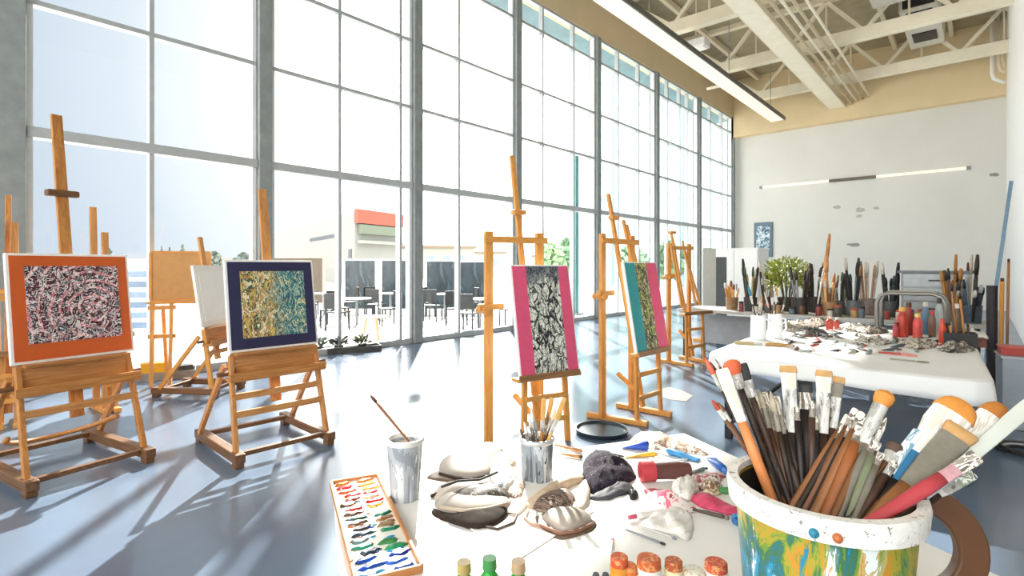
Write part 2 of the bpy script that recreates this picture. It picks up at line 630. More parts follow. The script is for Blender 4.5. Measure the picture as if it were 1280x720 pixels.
def easel_h(label, lat, d, deg, w, tray_z, mast_top, bars, wd, run=0.94, block=None, curved=False, lean=math.radians(9), tray_y=-0.235):
    """studio easel with two floor runners, sloping legs, shelf box and a central mast"""
    t = thing('easel', label, 'easel', W(lat, d, 0), yaw_of(deg))
    hw = w / 2
    for s in (-1, 1):
        mb = MB().box((s * hw, 0, 0.075), (0.075, run, 0.07))
        mb.box((s * hw, -run / 2 + 0.05, 0.02), (0.065, 0.08, 0.04)).box((s * hw, run / 2 - 0.05, 0.02), (0.065, 0.08, 0.04))
        mb.build('foot_runner', DARKOAK, t, bevel=0.008)
        MB().bar((s * hw, -run * 0.40, 0.1), (s * (hw - 0.02), tray_y + 0.03, tray_z - 0.02), 0.032, 0.05).build('leg', wd, t, bevel=0.004)
        MB().bar((s * (hw + 0.034), run * 0.36, 0.1), (s * (hw + 0.014), tray_y + 0.06, tray_z - 0.1), 0.032, 0.045).build('leg', wd, t, bevel=0.004)
        MB().tube([(s * (hw - 0.03), tray_y + 0.03, tray_z - 0.16), (s * (hw + 0.075), tray_y + 0.03, tray_z - 0.16)], 0.018).build('knob', DARKOAK, t)
    for z in bars:
        f = (z - 0.1) / (tray_z - 0.12)
        y = -run * 0.40 + f * (tray_y + 0.03 + run * 0.40)
        MB().box((0, y - 0.012, z), (w + 0.01, 0.025, 0.05)).build('cross_bar', wood('b4733a', 'd79f60', axis='x'), t, bevel=0.004)
    MB().box((0, -run / 2 + 0.09, 0.085), (w - 0.07, 0.045, 0.035)).build('floor_bar', DARKOAK, t, bevel=0.004)
    MB().box((0, run / 2 - 0.12, 0.085), (w - 0.07, 0.045, 0.035)).build('floor_bar', DARKOAK, t, bevel=0.004)
    if curved:
        pts = [(hw * math.cos(a) * 0.95, -0.1 + 0.35 * math.sin(a) + 0.05, 0.3 - 0.14 * math.sin(a)) for a in [PI * k / 10 for k in range(11)]]
        MB().tube(pts, 0.018).build('curved_brace', OAK, t, smooth=True)
    # shelf box: back panel, tray floor, lip
    MB().box((0, tray_y + 0.012, tray_z - 0.105), (w - 0.02, 0.02, 0.2)).build('shelf_panel', wood('b4733a', 'd79f60', axis='x'), t)
    MB().box((0, tray_y - 0.035, tray_z - 0.2), (w + 0.04, 0.12, 0.025)).build('shelf_tray', OAK_X, t, bevel=0.004)
    MB().box((0, tray_y - 0.088, tray_z - 0.175), (w + 0.05, 0.018, 0.06)).build('shelf_lip', OAK_X, t, bevel=0.004)
    MB().box((0, tray_y - 0.02, tray_z - 0.008), (w * 0.9, 0.085, 0.016)).build('canvas_ledge', OAK_X, t)
    ym = tray_y + 0.075
    tl = math.tan(lean)
    MB().bar((0, ym + (0.4 - tray_z) * tl, 0.4), (0, ym + (mast_top - tray_z) * tl, mast_top), 0.085, 0.03, w1=0.07).build('mast', wd, t, bevel=0.006)
    if block:
        yb = ym + (block - tray_z) * tl
        MB().box((0, yb - 0.01, block), (0.2, 0.07, 0.05)).build('clamp_block', DARKOAK, t, bevel=0.012)
    return t


def easel_post(label, lat, d, deg, w, tray_z, post_top, mast_top, wd, off=0.1, tw=0.6, foot=True, extra=(), dy=0.15, cap=True, tone=PINE_X, bar=True, uneven=0.0):
    """easel with two rear posts joined by a top bar, a leaning mast, a tray and front ladder legs"""
    t = thing('easel', label, 'easel', W(lat, d, 0), yaw_of(deg))
    hw = w / 2
    for s in (-1, 1):
        MB().bar((s * hw, dy, 0.0 if not foot else 0.03), (s * hw - (0 if bar else 0.03), dy, post_top - (uneven if s > 0 else 0)), 0.075 if bar else 0.06, 0.04).build('post', wd, t, bevel=0.006)
        MB().bar((s * hw * 0.86 + off, -dy, 0.0 if not foot else 0.03), (s * hw * 0.78 + off, -dy + 0.02, tray_z - 0.02), 0.05, 0.03).build('leg', wd, t, bevel=0.005)
        if foot:
            MB().bar((s * hw, dy + 0.18, 0.025), (s * hw * 0.86 + off, -dy - 0.12, 0.025), 0.06, 0.05, (1, 0, 0)).build('foot', tone, t, bevel=0.008)
    MB().box((0, dy - 0.035, (post_top - 0.07) if bar else tray_z + 0.5), (w + 0.12, 0.03, 0.055)).build('top_bar', tone, t, bevel=0.005)
    MB().box((-hw, dy - 0.04, tray_z + 0.56), (0.24, 0.05, 0.05)).build('side_arm', tone, t, bevel=0.008)
    MB().tube([(-hw - 0.07, dy - 0.1, tray_z + 0.53), (-hw - 0.07, dy + 0.05, tray_z + 0.53)], 0.03).build('knob', tone, t)
    MB().box((off, -dy - 0.02, tray_z - 0.02), (tw, 0.1, 0.03)).build('tray', tone, t, bevel=0.006)
    MB().box((off, -dy - 0.066, tray_z - 0.005), (tw * 0.96, 0.014, 0.05)).build('tray_lip', wood('7d5532', 'a97a4c', axis='x'), t, bevel=0.004)
    for z in (tray_z * 0.35, tray_z * 0.68):
        MB().box((off, -dy - 0.01, z), (w * 0.82, 0.022, 0.045)).build('cross_bar', tone, t, bevel=0.004)
    MB().bar((off * 0.6, -dy + 0.045, 0.12), (off * 0.6 - 0.02, dy + 0.14, mast_top), 0.06, 0.03, w1=0.045).build('mast', wd, t, bevel=0.005)
    MB().bar((off * 0.6, -dy + 0.02, tray_z * 0.3), (hw * 0.0, dy, tray_z * 0.62), 0.04, 0.03).build('stay', tone, t)
    if cap:
        z = post_top + 0.18
        y = -dy + 0.045 + (z - 0.12) / (mast_top - 0.12) * (2 * dy + 0.095)
        MB().box((off * 0.6 - 0.015, y - 0.02, z), (0.13, 0.06, 0.045)).build('clamp_block', tone, t, bevel=0.01)
    for (x, zt, ytop) in extra:
        MB().bar((x, -dy + 0.06, tray_z + 0.1), (x - 0.02, ytop, zt), 0.035, 0.025).build('batten', wd, t)
    return t


def nd(nt, kind, **kw):
    n = nt.nodes.new(kind)
    for k, v in kw.items():
        setattr(n, k, v)
    return n


def mixrgb(nt, fac, a, b):
    m = nd(nt, 'ShaderNodeMix', data_type='RGBA')
    if hasattr(fac, 'links'):
        nt.links.new(fac, m.inputs[0])
    else:
        m.inputs[0].default_value = fac
    for sock, v in ((6, a), (7, b)):
        if isinstance(v, str):
            m.inputs[sock].default_value = lin(v)
        else:
            nt.links.new(v, m.inputs[sock])
    return m.outputs[2]


def daub(nt, mp, scale, cols, detail=4, dist=0.6, rough=0.65):
    n = noise_tex(nt, mp, scale, detail, dist, rough)
    k = len(cols)
    r = ramp(nt, [(0.0 if q == 0 else 0.30 + 0.40 * q / k, c) for q, c in enumerate(cols)], True)
    nt.links.new(n.outputs['Fac'], r.inputs[0])
    return r.outputs[0]


def thresh(nt, sock, t, soft=0.02, inv=False):
    m = nd(nt, 'ShaderNodeMapRange')
    m.inputs[1].default_value = t - soft
    m.inputs[2].default_value = t + soft
    if inv:
        m.inputs[3].default_value, m.inputs[4].default_value = 1, 0
    nt.links.new(sock, m.inputs[0])
    return m.outputs[0]


# rose and black picture with pale loops
m, nt, b = base_mat('rose_black_painting')
mp = tex_coord(nt)
base = daub(nt, mp, 15, ['0e0e12', '1d1a22', 'cfc2c2', '17151c', '6d2c38', 'e6dedc', '101014', '5f6a74', '9a5a66'])
mp2 = tex_coord(nt)
mp2.inputs['Location'].default_value = (-0.12, 0, -0.36)
wv = nd(nt, 'ShaderNodeTexWave', wave_type='RINGS', rings_direction='Y')
wv.inputs['Scale'].default_value = 5.2
wv.inputs['Distortion'].default_value = 3.2
wv.inputs['Detail'].default_value = 2
wv.inputs['Detail Scale'].default_value = 2.0
nt.links.new(mp2.outputs[0], wv.inputs['Vector'])
loops = thresh(nt, wv.outputs['Fac'], 0.80, 0.03)
nz = noise_tex(nt, mp, 5, 3, 0.5)
ml_ = nd(nt, 'ShaderNodeMath', operation='MULTIPLY')
nt.links.new(loops, ml_.inputs[0])
nt.links.new(thresh(nt, nz.outputs['Fac'], 0.47, 0.03), ml_.inputs[1])
pink = daub(nt, mp, 26, ['d98a94', 'efe2de', 'c26a78', 'e8c2c2'])
nt.links.new(mixrgb(nt, ml_.outputs[0], base, pink), b.inputs['Base Color'])
b.inputs['Roughness'].default_value = 0.6
ART1 = m

# garden picture: warm strokes on the left, teal on the right
m, nt, b = base_mat('garden_painting')
mp = tex_coord(nt, (1.5, 1, 0.75))
warm = daub(nt, mp, 10, ['2a3f56', '4a6a5a', 'd8c66a', 'b98a4c', '35503f', 'e8e0b4', 'c98f5a', '8fa06a', '3a5a70'])
cool = daub(nt, mp, 13, ['16324a', '2a6a78', '9fc0b0', '1d4a5c', '3f8a8c', 'd9d7a8', '24506a', '6fa09a'])
sx = nd(nt, 'ShaderNodeSeparateXYZ')
tcx = nd(nt, 'ShaderNodeTexCoord')
nt.links.new(tcx.outputs['Object'], sx.inputs[0])
nz = noise_tex(nt, mp, 6, 3, 0.5)
ad = nd(nt, 'ShaderNodeMath', operation='MULTIPLY_ADD')
nt.links.new(nz.outputs['Fac'], ad.inputs[0])
ad.inputs[1].default_value = 0.5
nt.links.new(sx.outputs['X'], ad.inputs[2])
nt.links.new(mixrgb(nt, thresh(nt, ad.outputs[0], 0.27, 0.06), warm, cool), b.inputs['Base Color'])
b.inputs['Roughness'].default_value = 0.6
ART2 = m

# branch picture: dark branching lines over pale ground, darker top
m, nt, b = base_mat('branch_painting')
mp = tex_coord(nt, (1.5, 1, 0.8))
nz = noise_tex(nt, mp, 7, 3, 0.6)
vm = nd(nt, 'ShaderNodeVectorMath', operation='MULTIPLY_ADD')
nt.links.new(nz.outputs['Color'], vm.inputs[0])
vm.inputs[1].default_value = (0.22, 0.0, 0.22)
nt.links.new(mp.outputs[0], vm.inputs[2])
ground = daub(nt, mp, 16, ['7f8680', 'e9e9e2', 'c9ccb0', 'f4f3ee', 'b5b9b4', 'dcdcc4', '9aa09a'])
vo = nd(nt, 'ShaderNodeTexVoronoi', feature='DISTANCE_TO_EDGE')
vo.inputs['Scale'].default_value = 9
nt.links.new(vm.outputs[0], vo.inputs['Vector'])
vo2 = nd(nt, 'ShaderNodeTexVoronoi', feature='DISTANCE_TO_EDGE')
vo2.inputs['Scale'].default_value = 20
nt.links.new(vm.outputs[0], vo2.inputs['Vector'])
c1 = mixrgb(nt, thresh(nt, vo2.outputs['Distance'], 0.045, 0.02, True), ground, '3c423e')
c2 = mixrgb(nt, thresh(nt, vo.outputs['Distance'], 0.05, 0.015, True), c1, '17191b')
sx = nd(nt, 'ShaderNodeSeparateXYZ')
tcx = nd(nt, 'ShaderNodeTexCoord')
nt.links.new(tcx.outputs['Object'], sx.inputs[0])
ad = nd(nt, 'ShaderNodeMath', operation='MULTIPLY_ADD')
nt.links.new(nz.outputs['Fac'], ad.inputs[0])
ad.inputs[1].default_value = 0.35
nt.links.new(sx.outputs['Z'], ad.inputs[2])
dark = daub(nt, mp, 15, ['1d2026', '3f444c', '6a707a', '262a30', '8d9296'])
nt.links.new(mixrgb(nt, thresh(nt, ad.outputs[0], 0.98, 0.05), c2, dark), b.inputs['Base Color'])
b.inputs['Roughness'].default_value = 0.6
ART3 = m
ART4 = speckle('leafy_daubs', ['1f301c', '5a7a34', 'c9c27c', '24402f', '6f5a3a', 'd7d2b0', '2f4a28'], 15, (1.4, 1, 0.8), 0.6, 4, 0.7, fleck='c8cf98', seed=7.9, thr=0.64)

# A: left easel with orange painting
eA = easel_h('left wooden easel holding the orange bordered painting', -3.38, 3.98, 60, 0.70, 0.83, 2.66, (0.5,), OAK, 1.06, block=2.05, curved=True)
MATO = plain('cc5a1c', 0.6, var=0.06, scale=5)
MATN = plain('26264c', 0.6, var=0.08, scale=5)


def rest(easel_lat, d, deg, y, z, x=0.0):
    c, s = math.cos(math.radians(deg)), math.sin(math.radians(deg))
    # local (x, y) -> lateral, depth
    return W(easel_lat + x * c - y * s, d + x * s + y * c, z)


LEAN = math.radians(9)
painting('abstract painting in a wide orange border on the left easel', rest(-3.38, 3.98, 60, -0.24, 0.832), yaw_of(60), 0.74, 0.77, LEAN, MATO, ART1, (0.13, 0.11, 0.17, 0.12))
eB = easel_h('wooden easel holding the navy bordered painting', -2.10, 4.48, 47, 0.72, 0.83, 2.16, (0.50, 0.37), OAK2, 0.94)
painting('abstract garden painting in a wide navy border on second easel', rest(-2.10, 4.48, 47, -0.24, 0.832), yaw_of(47), 0.72, 0.73, LEAN, MATN, ART2, (0.15, 0.13, 0.14, 0.13))

PINKM = plain('e0567c', 0.6, var=0.06)
eC = easel_post('tall golden easel holding the pink bordered painting', 0.10, 4.5, 31, 0.52, 0.60, 1.80, 2.5, PINE, off=0.13, tw=0.64, foot=False)
painting('black and white branch painting with pink side bands', rest(0.10, 4.5, 31, -0.19, 0.597, 0.15), yaw_of(31), 0.60, 0.93, math.radians(10), None, ART3, None, (0.24, 0.8, PINKM, PINKM))
# ledge of dried paint along the tray of C is part of the tray lip
TEAL = plain('2f9aa0', 0.6, var=0.1)
eD = easel_post('golden easel holding the teal and pink painting seen sideways', 1.17, 5.22, 45, 0.52, 0.68, 1.82, 2.25, PINE, off=0.1, tw=0.6, extra=((0.2, 1.98, 0.2), (0.32, 1.94, 0.24)))
painting('leafy painting with teal left band and pink right band', rest(1.17, 5.22, 45, -0.19, 0.677, 0.12), yaw_of(45), 0.60, 0.88, math.radians(10), None, ART4, None, (0.30, 0.66, TEAL, PINKM))

# E: far golden easel, F/H: behind A, G: behind B
p = G(862, 452)
eE = easel_post('far golden easel without a painting near back of the window wall', 2.72, 8.2, 35, 0.5, 0.8, 1.86, 2.05, PINE, off=0.0, tw=0.7,
                extra=((-0.25, 1.85, 0.1), (0.2, 1.8, 0.2), (0.1, 1.9, 0.15)))
eF = easel_post('plain wooden easel at far left edge behind the orange painting', -4.78, 5.0, 40, 0.14, 0.7, 1.93, 2.2, OAK, off=0.02, tw=0.4, cap=False, dy=0.1, bar=False, uneven=0.0)
eH = easel_post('slim wooden easel showing two posts above the orange painting', -4.24, 5.5, 50, 0.1, 0.8, 2.12, 1.5, OAK2, off=0.02, tw=0.4, cap=False, dy=0.1, bar=False, uneven=0.26)
eG = easel_h('wooden easel seen side on behind the navy painting', -3.72, 6.3, 85, 0.5, 0.8, 1.85, (0.5,), PINE, 0.8)
painting('blank white canvas on the side on easel', rest(-3.72, 6.3, 85, -0.24, 0.802), yaw_of(85), 0.6, 0.72, LEAN, plain('f6f3ec', 0.7, var=0.03), plain('fbf9f4', 0.7, var=0.03), (0.1, 0.1, 0.1, 0.1), name='canvas')

# brown board on its little stand by the first window
t = thing('display_stand', 'light wooden stand holding a brown board by the left window', 'stand', P(226, HOR, 6.75) * 1.0, yaw_of(22))
t.location.z = 0
for s in (-1, 1):
    MB().bar((s * 0.1 - 0.2, -0.1, 0), (s * 0.1 - 0.2, 0, 1.05), 0.04, 0.04).build('leg', PINE, t)
MB().bar((-0.2, 0.28, 0), (-0.2, 0.03, 1.0), 0.04, 0.04).build('leg', PINE, t)
for z in (0.62, 0.98):
    MB().box((-0.2, -0.02, z), (0.3, 0.04, 0.05)).build('cross_bar', PINE_X, t)
MB().box((0, 0, 1.04), (0.72, 0.1, 0.03)).build('ledge', PINE_X, t)
bd = thing('board', 'blank brown board on the light wooden stand by the left window', 'board', P(226, HOR, 6.75), yaw_of(22))
bd.location.z = 1.056
MB().box((0, 0, 0.31), (0.64, 0.02, 0.62)).build('panel', plain('c9985c', 0.6, var=0.08), bd)
for sx, sz, c in ((0.66, 0.03, (0, 0.015)), (0.66, 0.03, (0, 0.625))):
    MB().box((0, -0.006, c[1]), (sx, 0.034, sz)).build('edge_strip', PINE_X, bd)
for s in (-1, 1):
    MB().box((s * 0.325, -0.006, 0.32), (0.03, 0.034, 0.58)).build('edge_strip', PINE, bd)


# ================================================================ CLOTH, TUBES, POTS: builders
def rag(name, label, cat, poly, z, h, mat, wr=0.35, seed=0, rings=7, sub=5, group=None, dims=18):
    """crumpled cloth whose outline is the pixel polygon laid on the plane z"""
    pts = [G(x, y, z) for x, y in poly]
    c = sum(pts, Vector()) / len(pts)
    o_pts = []
    n = len(pts)
    for i in range(n):           # smooth closed outline
        p0, p1, p2, p3 = pts[i - 1], pts[i], pts[(i + 1) % n], pts[(i + 2) % n]
        for k in range(sub):
            u = k / sub
            q = 0.5 * ((2 * p1) + (p2 - p0) * u + (2 * p0 - 5 * p1 + 4 * p2 - p3) * u * u + (3 * p1 - p0 - 3 * p2 + p3) * u ** 3)
            o_pts.append(q - c)
    mb = MB()
    m_ = len(o_pts)
    top = []
    for r_ in range(rings + 1):
        f = 1 - r_ / rings
        prof = (1 - f ** 2.2) ** 0.6
        ring = []
        for q in o_pts:
            v = Vector((q.x * f, q.y * f, 0))
            s = Vector((v.x * dims + seed * 3.1, v.y * dims, seed))
            nz = noise.noise(s) * 0.6 + abs(noise.noise(s * 2.3)) * 0.5 - 0.1
            zz = h * prof * (0.75 + wr * nz * 2) if r_ else 0.0
            if r_:
                zz = max(zz, 0.002 + 0.001 * r_)
            v.x += noise.noise(s + Vector((9, 0, 0))) * 0.012 * f
            v.y += noise.noise(s + Vector((0, 9, 0))) * 0.012 * f
            ring.append(mb.bm.verts.new((v.x, v.y, zz)))
        top.append(ring)
    for a in range(rings):
        for k in range(m_):
            if a == rings - 1 and False:
                continue
            mb.bm.faces.new((top[a][k], top[a][(k + 1) % m_], top[a + 1][(k + 1) % m_], top[a + 1][k]))
    mb.bm.faces.new(top[0][::-1])
    bmesh.ops.remove_doubles(mb.bm, verts=mb.bm.verts, dist=1e-5)
    o = mb.build(name, mat, smooth=True)
    o.location = (c.x, c.y, z)
    return tag(o, label, cat, group)


def axis_frame(a, b, face=None):
    """matrix at a with z towards b and y facing the viewer-ish direction"""
    zax = (b - a).normalized()
    f = Vector(face) if face is not None else (a - Vector((0, 0, EYE))).normalized()
    y = f - zax * f.dot(zax)
    if y.length < 1e-3:
        y = zax.orthogonal()
    y.normalize()
    x = y.cross(zax).normalized()
    M = Matrix((x, y, zax)).transposed()
    return M


def brush(label, a, b, kind='round', r=0.006, hw=0.012, hand=None, head=None, tip=None, ferr=FERR, group=None, hl=0.62, fl=0.16, cat='brush', name='paintbrush', dome=None, roll=0):
    """paint brush from its handle end a to its bristle end b; hw half-width of head, r handle radius"""
    t = thing(name, label, cat, a, 0, group)
    M = axis_frame(a, b)
    if roll:
        M = M @ Matrix.Rotation(roll, 3, 'Z')
    t.rotation_mode = 'QUATERNION'
    t.rotation_quaternion = M.to_quaternion()
    L = (b - a).length
    zf, zb = L * hl, L * (hl + fl)
    th = hw * 0.42 if kind in ('flat', 'dome') else hw
    e = 3.2 if kind == 'flat' else (2.4 if kind == 'dome' else 2.0)
    ry = min(r, th * 1.3)
    MB().loft([(0, r * 0.45, ry * 0.45), (L * 0.02, r * 0.7, ry * 0.7), (zf * 0.5, r * 0.95, ry), (zf * 0.85, r * 1.15, ry * 1.1), (zf + 0.002, r, ry)], 10).build('handle', hand or OAK, t, smooth=True)
    MB().loft([(zf, max(r * 1.05, hw * 0.55), max(ry * 1.05, th * 0.7)), (zf + (zb - zf) * 0.5, hw * 0.9, th), (zb, hw, th)], 12, exp=e).build('ferrule', ferr, t, smooth='auto')
    lb = L - zb
    if kind == 'flat':
        secs = [(zb - 0.001, hw * 0.96, th * 0.95), (zb + lb * 0.5, hw * 1.08, th * 1.0), (L - lb * 0.12, hw * 1.1, th * 0.75), (L, hw * 0.98, th * 0.4)]
    elif kind == 'dome':
        secs = [(zb - 0.001, hw * 0.8, th * 0.95), (zb + lb * 0.35, hw * 1.08, th * 1.35), (zb + lb * 0.7, hw * 1.12, th * 1.4), (zb + lb * 0.88, hw * 0.95, th * 1.2), (zb + lb * 0.96, hw * 0.7, th * 0.9), (L, hw * 0.4, th * 0.4)]
    elif kind == 'mop':
        secs = [(zb - 0.001, hw * 0.9, hw * 0.9), (zb + lb * 0.35, hw * 1.25, hw * 1.2), (zb + lb * 0.7, hw * 1.3, hw * 1.25), (zb + lb * 0.9, hw * 0.95, hw * 0.9), (L, hw * 0.35, hw * 0.35)]
    else:
        secs = [(zb - 0.001, hw * 0.92, hw * 0.92), (zb + lb * 0.4, hw * 1.05, hw * 1.05), (zb + lb * 0.8, hw * 0.6, hw * 0.6), (L, hw * 0.15, hw * 0.15)]
    br = MB().loft(secs, 12, exp=e).build('bristles', head or plain('d9cdb4', 0.8), t, smooth='auto')
    if tip:
        k = len(secs)
        s2 = []
        for (z, x, y) in secs:
            s2.append((z, x * 1.03 + 0.0006, y * 1.03 + 0.0006))
        # dipped end: a sleeve over the upper part of the bristles
        z0 = zb + lb * {'mop': 0.6, 'dome': 0.66}.get(kind, 0.72)

        def at(z):
            for q in range(k - 1):
                if s2[q][0] <= z <= s2[q + 1][0]:
                    u = (z - s2[q][0]) / (s2[q + 1][0] - s2[q][0])
                    return (z, s2[q][1] * (1 - u) + s2[q + 1][1] * u, s2[q][2] * (1 - u) + s2[q + 1][2] * u)
            return s2[-1]
        ss = [at(z0)] + [s for s in s2 if s[0] > z0 + 1e-4]
        ss[-1] = (ss[-1][0] + 0.0015, ss[-1][1], ss[-1][2])
        MB().loft(ss, 12, exp=e).build('bristle_tip', tip, br, smooth='auto')
    return t


def stick(label, a, b, r, mat, tipm=None, group=None, name='paintbrush', cat='brush', tipl=0.12):
    """slim handle standing in a pot, with its tapering end (and a differently coloured tip)"""
    t = thing(name, label, cat, a, 0, group)
    M = axis_frame(a, b)
    t.rotation_mode = 'QUATERNION'
    t.rotation_quaternion = M.to_quaternion()
    L = (b - a).length
    MB().loft([(0, r * 0.7, r * 0.7), (L * 0.4, r, r), (L * (1 - tipl) * 0.9, r * 1.1, r * 1.1), (L * (1 - tipl), r * 0.9, r * 0.9)], 8).build('shaft', mat, t, smooth=True)
    MB().loft([(L * (1 - tipl), r * 1.15, r * 1.15), (L * (1 - tipl * 0.5), r * 1.25, r * 1.2), (L * 0.99, r * 0.8, r * 0.8), (L, r * 0.3, r * 0.3)], 8).build('tip', tipm or FERR, t, smooth=True)
    return t


def tube_of_paint(label, c, yaw, L, r, body, cap, group=None, z=None):
    t = thing('paint_tube', label, 'paint tube', c, yaw, group)
    M = Matrix.Rotation(PI / 2, 4, 'Y') @ Matrix.Translation((-r * 0.9, 0, 0))
    MB().loft([(-L / 2, r * 0.12, r * 1.25, r * 0.65, 0), (-L / 2 + L * 0.06, r * 0.12, r * 1.25, r * 0.65, 0), (-L * 0.1, r * 0.6, r * 1.1, r * 0.3, 0), (L * 0.28, r * 0.9, r * 0.95), (L * 0.34, r * 0.5, r * 0.5)], 12, Matrix.Rotation(PI / 2, 4, 'Y') @ Matrix.Translation((-r * 0.92, 0, 0))).build('body', body, t, smooth=True)
    MB().loft([(L * 0.34, r * 0.55, r * 0.55), (L / 2, r * 0.48, r * 0.48)], 10, Matrix.Rotation(PI / 2, 4, 'Y') @ Matrix.Translation((-r * 0.92, 0, 0))).build('cap', cap, t, smooth='auto')
    return t


def pot(label, loc, r0, r1, h, mat, name='jar', cat='jar', inner=None, rim=None, group=None, wall=0.006):
    """open vessel: outer wall, inner wall, floor"""
    t = thing(name, label, cat, loc, random.uniform(0, 3), group)
    MB().lathe([(r0, 0), (r0 + (r1 - r0) * 0.5, h * 0.5), (r1, h), (r1 - wall, h), (r0 + (r1 - r0) * 0.5 - wall, h * 0.5), (r0 - wall, 0.012), (0.001, 0.012)], 28, None, (True, True)).build('body', mat, t, smooth='auto')
    if rim:
        MB().lathe([(r1 + 0.001, h - 0.012), (r1 + 0.005, h - 0.006), (r1 + 0.004, h + 0.004), (r1 - wall, h + 0.004), (r1 - wall - 0.001, h - 0.01)], 28, None, (False, False)).build('rim', rim, t, smooth=True)
    return t


# ================================================================ FOREGROUND TABLE
TZ = 0.75
FL = (-0.63, 1.854)
ang = math.radians(20.5)
ex = (math.cos(ang), math.sin(ang))
LEN, DEP = 1.50, 1.62
cen = (FL[0] + ex[0] * LEN / 2 + ex[1] * DEP / 2, FL[1] + ex[1] * LEN / 2 - ex[0] * DEP / 2)
t = thing('work_table', 'white work table in the foreground covered with art supplies', 'table', W(cen[0], cen[1], 0), yaw_of(20.5))
TABLEW = plain('f3f1ed', 0.35, var=0.03, scale=4)
MB().box((0, 0, TZ - 0.02), (LEN, DEP, 0.04)).build('table_top', TABLEW, t, bevel=0.006)
for sx in (-1, 1):
    for sy in (-1, 1):
        MB().box((sx * (LEN / 2 - 0.06), sy * (DEP / 2 - 0.06), 0.355), (0.05, 0.05, 0.71)).build('leg', LGREY, t, bevel=0.004)
    MB().box((sx * (LEN / 2 - 0.06), 0, 0.66), (0.025, DEP - 0.18, 0.08)).build('apron', LGREY, t)
for sy in (-1, 1):
    MB().box((0, sy * (DEP / 2 - 0.06), 0.66), (LEN - 0.18, 0.025, 0.08)).build('apron', LGREY, t)

# paper sheets on the table
def sheet(label, poly, z0, th, mat):
    pts = [G(x, y, TZ) for x, y in poly]
    c = sum(pts, Vector()) / len(pts)
    o = MB().prism([(p.x - c.x, p.y - c.y) for p in pts], 0, th).build('paper_sheet', mat)
    o.location = (c.x, c.y, TZ + z0)
    return tag(o, label, 'paper')


sheet('white paper sheet under the dark tool pouches', [(519, 622), (652, 698), (742, 640), (640, 590)], 0.0005, 0.003, plain('f0ebe4', 0.7, var=0.05))

# watercolour tray
a0, a1 = W(-0.545, 1.83), W(-0.292, 1.262)
d_ = (a0 - a1)
yw = math.atan2(d_.y, d_.x) - PI / 2
mid = (a0 + a1) / 2
t = thing('paint_palette', 'long white paint tray of bright colour dabs at left table edge', 'palette', (mid.x, mid.y, TZ + 0.0005), yw)
hx, hy = 0.078, d_.length / 2
MB().span((-hx, -hy, 0), (hx, hy, 0.01)).build('tray', plain('f4f0e6', 0.4, var=0.05), t)
for s in (-1, 1):
    MB().span((s * hx - 0.005, -hy, 0.0), (s * hx + 0.005, hy, 0.02)).build('rim', wood('a86a3a', 'c98d57', axis='y'), t, bevel=0.002)
    MB().span((-hx, s * hy - 0.005, 0.0), (hx, s * hy + 0.005, 0.02)).build('rim', wood('a86a3a', 'c98d57', axis='x'), t, bevel=0.002)
rows = [('e08a2a', 'd9731f'), ('c81e2a', 'e7b25a'), ('e0602a', 'e8a04a'), ('cf2a24', 'd8413a'), ('b0382c', 'e2c0a0'), ('5a4a30', 'c92a22'), ('c92a22', 'd8b04a'), ('6a3a2a', 'b0a060'),
        ('2a5a4a', '1f7a5a'), ('6a5a3a', 'a5713f'), ('3a3a40', '9a7a50'), ('2a4050', '208060'), ('7a8a90', '9a6a3a'), ('1f9a7a', '3a8a4a'), ('30404a', '2aa060'), ('1f4fb4', '1a3a9a'), ('1747a6', '2a60c0'), ('2f9ad0', '1a50b0')]
for k, rw in enumerate(rows):
    y = hy - 0.025 - k * (2 * hy - 0.05) / (len(rows) - 1)
    for s, c in zip((-1, 1), rw):
        if k in (7, 12) and s == 1:
            continue
        mb = MB()
        cx = s * 0.033 + random.uniform(-0.012, 0.012)
        pts = []
        for q in range(12):
            a = 2 * PI * q / 12
            rr = random.uniform(0.6, 1.15)
            pts.append((cx + math.cos(a) * 0.034 * rr * (1.15 if k > 14 else 0.95), y + math.sin(a) * 0.0145 * rr + (x_sk := math.cos(a)) * 0.004))
        lo = [mb.bm.verts.new((x, yy, 0.0095)) for x, yy in pts]
        hi = [mb.bm.verts.new((cx + (x - cx) * 0.7, y + (yy - y) * 0.7, 0.014 + random.uniform(0, 0.004))) for x, yy in pts]
        mb.bm.faces.new(hi)
        mb.bm.faces.new(lo[::-1])
        for q in range(12):
            mb.bm.faces.new((lo[q], lo[(q + 1) % 12], hi[(q + 1) % 12], hi[q]))
        mb.build('paint_dab', plain(c, 0.3, var=0.35, scale=60), t, smooth='auto')
for k in range(48):   # little flicks of colour between the rows
    y = random.uniform(-hy + 0.03, hy - 0.03)
    x = random.uniform(-0.062, 0.062)
    u = (hy - y) / (2 * hy)
    c = random.choice(['c92a22', 'd9731f', '8a3a2a', 'e2a04a', '2a5a4a'] if u < 0.55 else ['1f4fb4', '208060', '3a3a40', '7a5030', '2f9ad0'])
    MB().ball((x, y, 0.0105), (random.uniform(0.006, 0.014), random.uniform(0.003, 0.006), 0.003), 8).build('paint_dab', plain(c, 0.3, var=0.35, scale=60), t, smooth=True)

